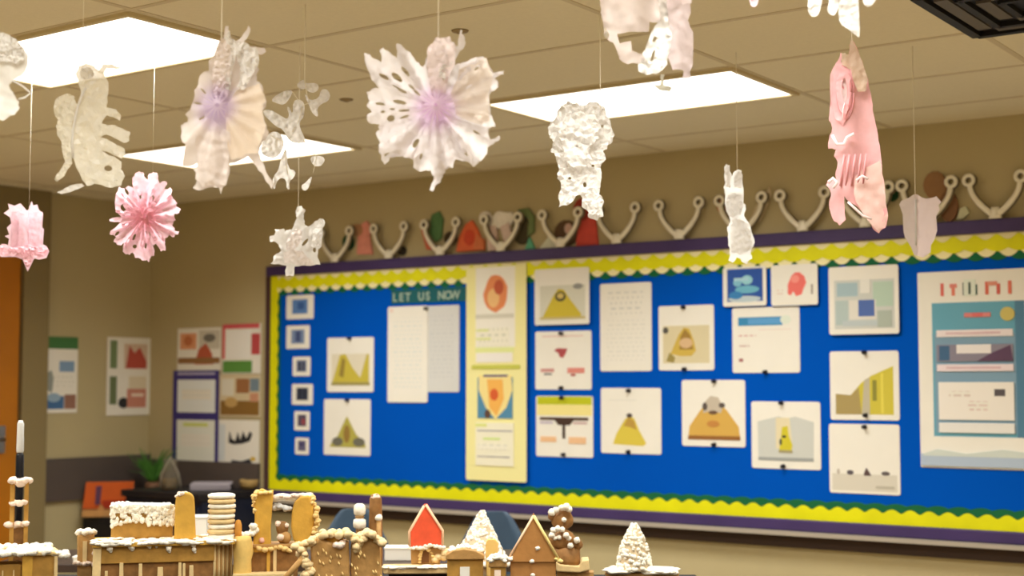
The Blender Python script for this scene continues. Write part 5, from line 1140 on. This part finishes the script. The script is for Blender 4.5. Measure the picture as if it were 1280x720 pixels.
# --- pointed house
I = Item('pointed_house', 'plain brown pointed gable house edged with pale icing, front right', 'gingerbread house', 667, 4.42)
GB_ = mat('gable_biscuit', (176, 124, 68), rough=.7, var=.1, vscale=30, bump=.12)
bevel(MB().prism(I.P((638, 702), (695, 702), (695, 740), (638, 740)), -.008, .09, GB_).build('walls', I.o), .003)
MB().prism(I.P((635, 701.8), (667, 645), (699, 701.8)), -.014, .1, GB_).build('gable', I.o)
b = MB()
b.tube([(I.X(634), -.015, I.Z(701)), (I.X(667), -.015, I.Z(644.5))], .0036, MATS['peach_icing'], seg=8)
b.tube([(I.X(667), -.015, I.Z(644.5)), (I.X(699), -.015, I.Z(700))], .0046, mat('yellow_icing', (240, 214, 140), rough=.5), seg=8)
b.build('edge_icing', I.o)
icing(I, 'corner_icing', [(632, 700), (640, 696)], 3.0, y=-.012, ysp=.008, n=8, seed=42)
icing(I, 'corner_icing', [(694, 698), (702, 701)], 3.0, y=-.012, ysp=.008, n=8, m=MATS['yellow_icing'], seed=43)
for px, py in ((665, 701), (672, 685), (666, 718)):
    MB().ball((I.X(px), -.015, I.Z(py)), 2.6*I.k, ICING, lump=.3, sq=(1.2, .6, 1)).build('icing_dot', I.o)
# --- brown snowman cluster on a sled
I = Item('cream_sled', 'cream sled shaped biscuit tray behind the pointed house', 'tray', 715, 4.66)
bevel(MB().prism(I.P((692, 698), (700, 704), (724, 706), (727, 699), (736, 698), (737, 711), (724, 714), (696, 713)), -.04, .05, STICK).build('tray', I.o), .004)
MB().prism(I.P((696, 714.5), (742, 714.5), (742, 740), (696, 740)), -.02, .04, BISCUIT).build('plinth', I.o)
bz = TABLE+.0008+I.Z(706)
I = Item('biscuit_figure', 'brown stacked biscuit figure dotted with white icing on the cream sled', 'figure', 707, 4.66, z=bz)
b = MB()
b.lathe([(.048, 0), (.05, .015), (.046, I.Z(686)), (.03, I.Z(682))], GINGERD, seg=20, sx=1, sy=.7, lump=.1)
b.ball((I.X(703), 0, I.Z(676)), 17*I.k, GINGERD, sub=3, sq=(1, .8, .85), lump=.2)
b.build('body', I.o)
b = MB(); b.ball((I.X(703), 0, I.Z(650)), 13*I.k, GINGERD, sub=3, sq=(1.05, .85, 1.1), lump=.2); b.ball((I.X(692), 0, I.Z(645)), 7*I.k, GINGERD, lump=.2); b.build('head', I.o)
b = MB()
for px, py, r in [(690, 640, 5), (695, 637, 4), (708, 633, 5), (702, 634, 4), (712, 636, 4), (705, 649, 3.2), (692, 662, 4), (697, 660, 4), (703, 661, 3.6), (690, 668, 4), (708, 668, 4.2), (711, 672, 3.4), (721, 674, 4.2), (713, 681, 4), (699, 671, 3.4), (694, 672, 3)]:
    b.ball((I.X(px), -.036 if 655 < py < 670 else -.03, I.Z(py)), r*I.k, ICING, lump=.3)
b.build('icing', I.o)
MB().ball((I.X(722), -.01, I.Z(680)), 7*I.k, GINGERD, sq=(1, .9, 1), lump=.25).build('arm', I.o)
# --- white tree on a snowy board
I = Item('snow_board', 'flat biscuit board with torn snowy edges at the right end of the village', 'board', 772, 4.68)
bevel(MB().prism(I.P((756, 714), (848, 714), (846, 740), (758, 740)), -.05, .06, BISCUIT).build('board', I.o), .004)
rr = random.Random(50)
for a, c in ((757, 790), (800, 848)):
    b = MB(); b.prism(I.P((a, 712.5), (a+8, 708), (c-6, 709), (c, 713), (c-4, 715.5), (a+4, 715.5)), -.055, .03, ICING); bevel(b.build('snow_slab', I.o), .004)
icing(I, 'snow', [(758, 711), (846, 712)], 3.4, y=-.03, ysp=.04, n=46, seed=51, sq=(2, 1.6, .5))
bz = TABLE+.0008+I.Z(712)
I = Item('snowy_tree', 'slender white iced cone tree, farthest right of the village', 'gingerbread tree', 793, 4.66, z=bz)
z1 = I.Z(655)
MB().lathe([(.052, 0), (.053, .006), (.047, z1*.25), (.034, z1*.6), (.022, z1*.83), (.013, z1*.96), (.004, z1)], mat('frosted_biscuit', (212, 192, 160)), seg=24, lump=.06).build('cone', I.o)
b = MB(); rr = random.Random(52)
for i in range(420):
    u = rr.random()**1.2; a = rr.uniform(-PI, PI); z = z1*u
    r = .053-.047*u+.012*math.sin(u*PI); q = rr.uniform(.005, .0082)*(1-.3*u)
    if noise.noise(Vector((a*3.2, u*14, 0))) < -.3: continue
    b.ball((r*math.cos(a), r*math.sin(a), max(z, q)), q, ICING, sub=2, lump=.25)
b.build('icing_beads', I.o)

# ------------------------------------------------------------------ camera and world
cd = bpy.data.cameras.new('camera'); co = bpy.data.objects.new('camera', cd); COL.objects.link(co)
cd.sensor_width = 36; cd.sensor_fit = 'HORIZONTAL'; cd.lens = FPX/1280*36; cd.clip_start = .05
co.matrix_world = Matrix((( RGT.x, UPV.x, -FWD.x, 0), (RGT.y, UPV.y, -FWD.y, 0), (RGT.z, UPV.z, -FWD.z, CAMZ), (0, 0, 0, 1)))
cd.dof.use_dof = True; cd.dof.focus_distance = 4.2; cd.dof.aperture_fstop = 2.5
SC.camera = co
w = bpy.data.worlds.new('world'); SC.world = w; w.use_nodes = True
w.node_tree.nodes['Background'].inputs[0].default_value = (.02, .018, .015, 1)
SC.view_settings.view_transform = 'Standard'; SC.view_settings.look = 'None'
SC.view_settings.gamma = 1; SC.view_settings.exposure = 0.0
try: SC.view_settings.use_curve_mapping = False
except Exception: pass
SC.cycles.use_denoising = True
SC.cycles.max_bounces = 8; SC.cycles.transparent_max_bounces = 16
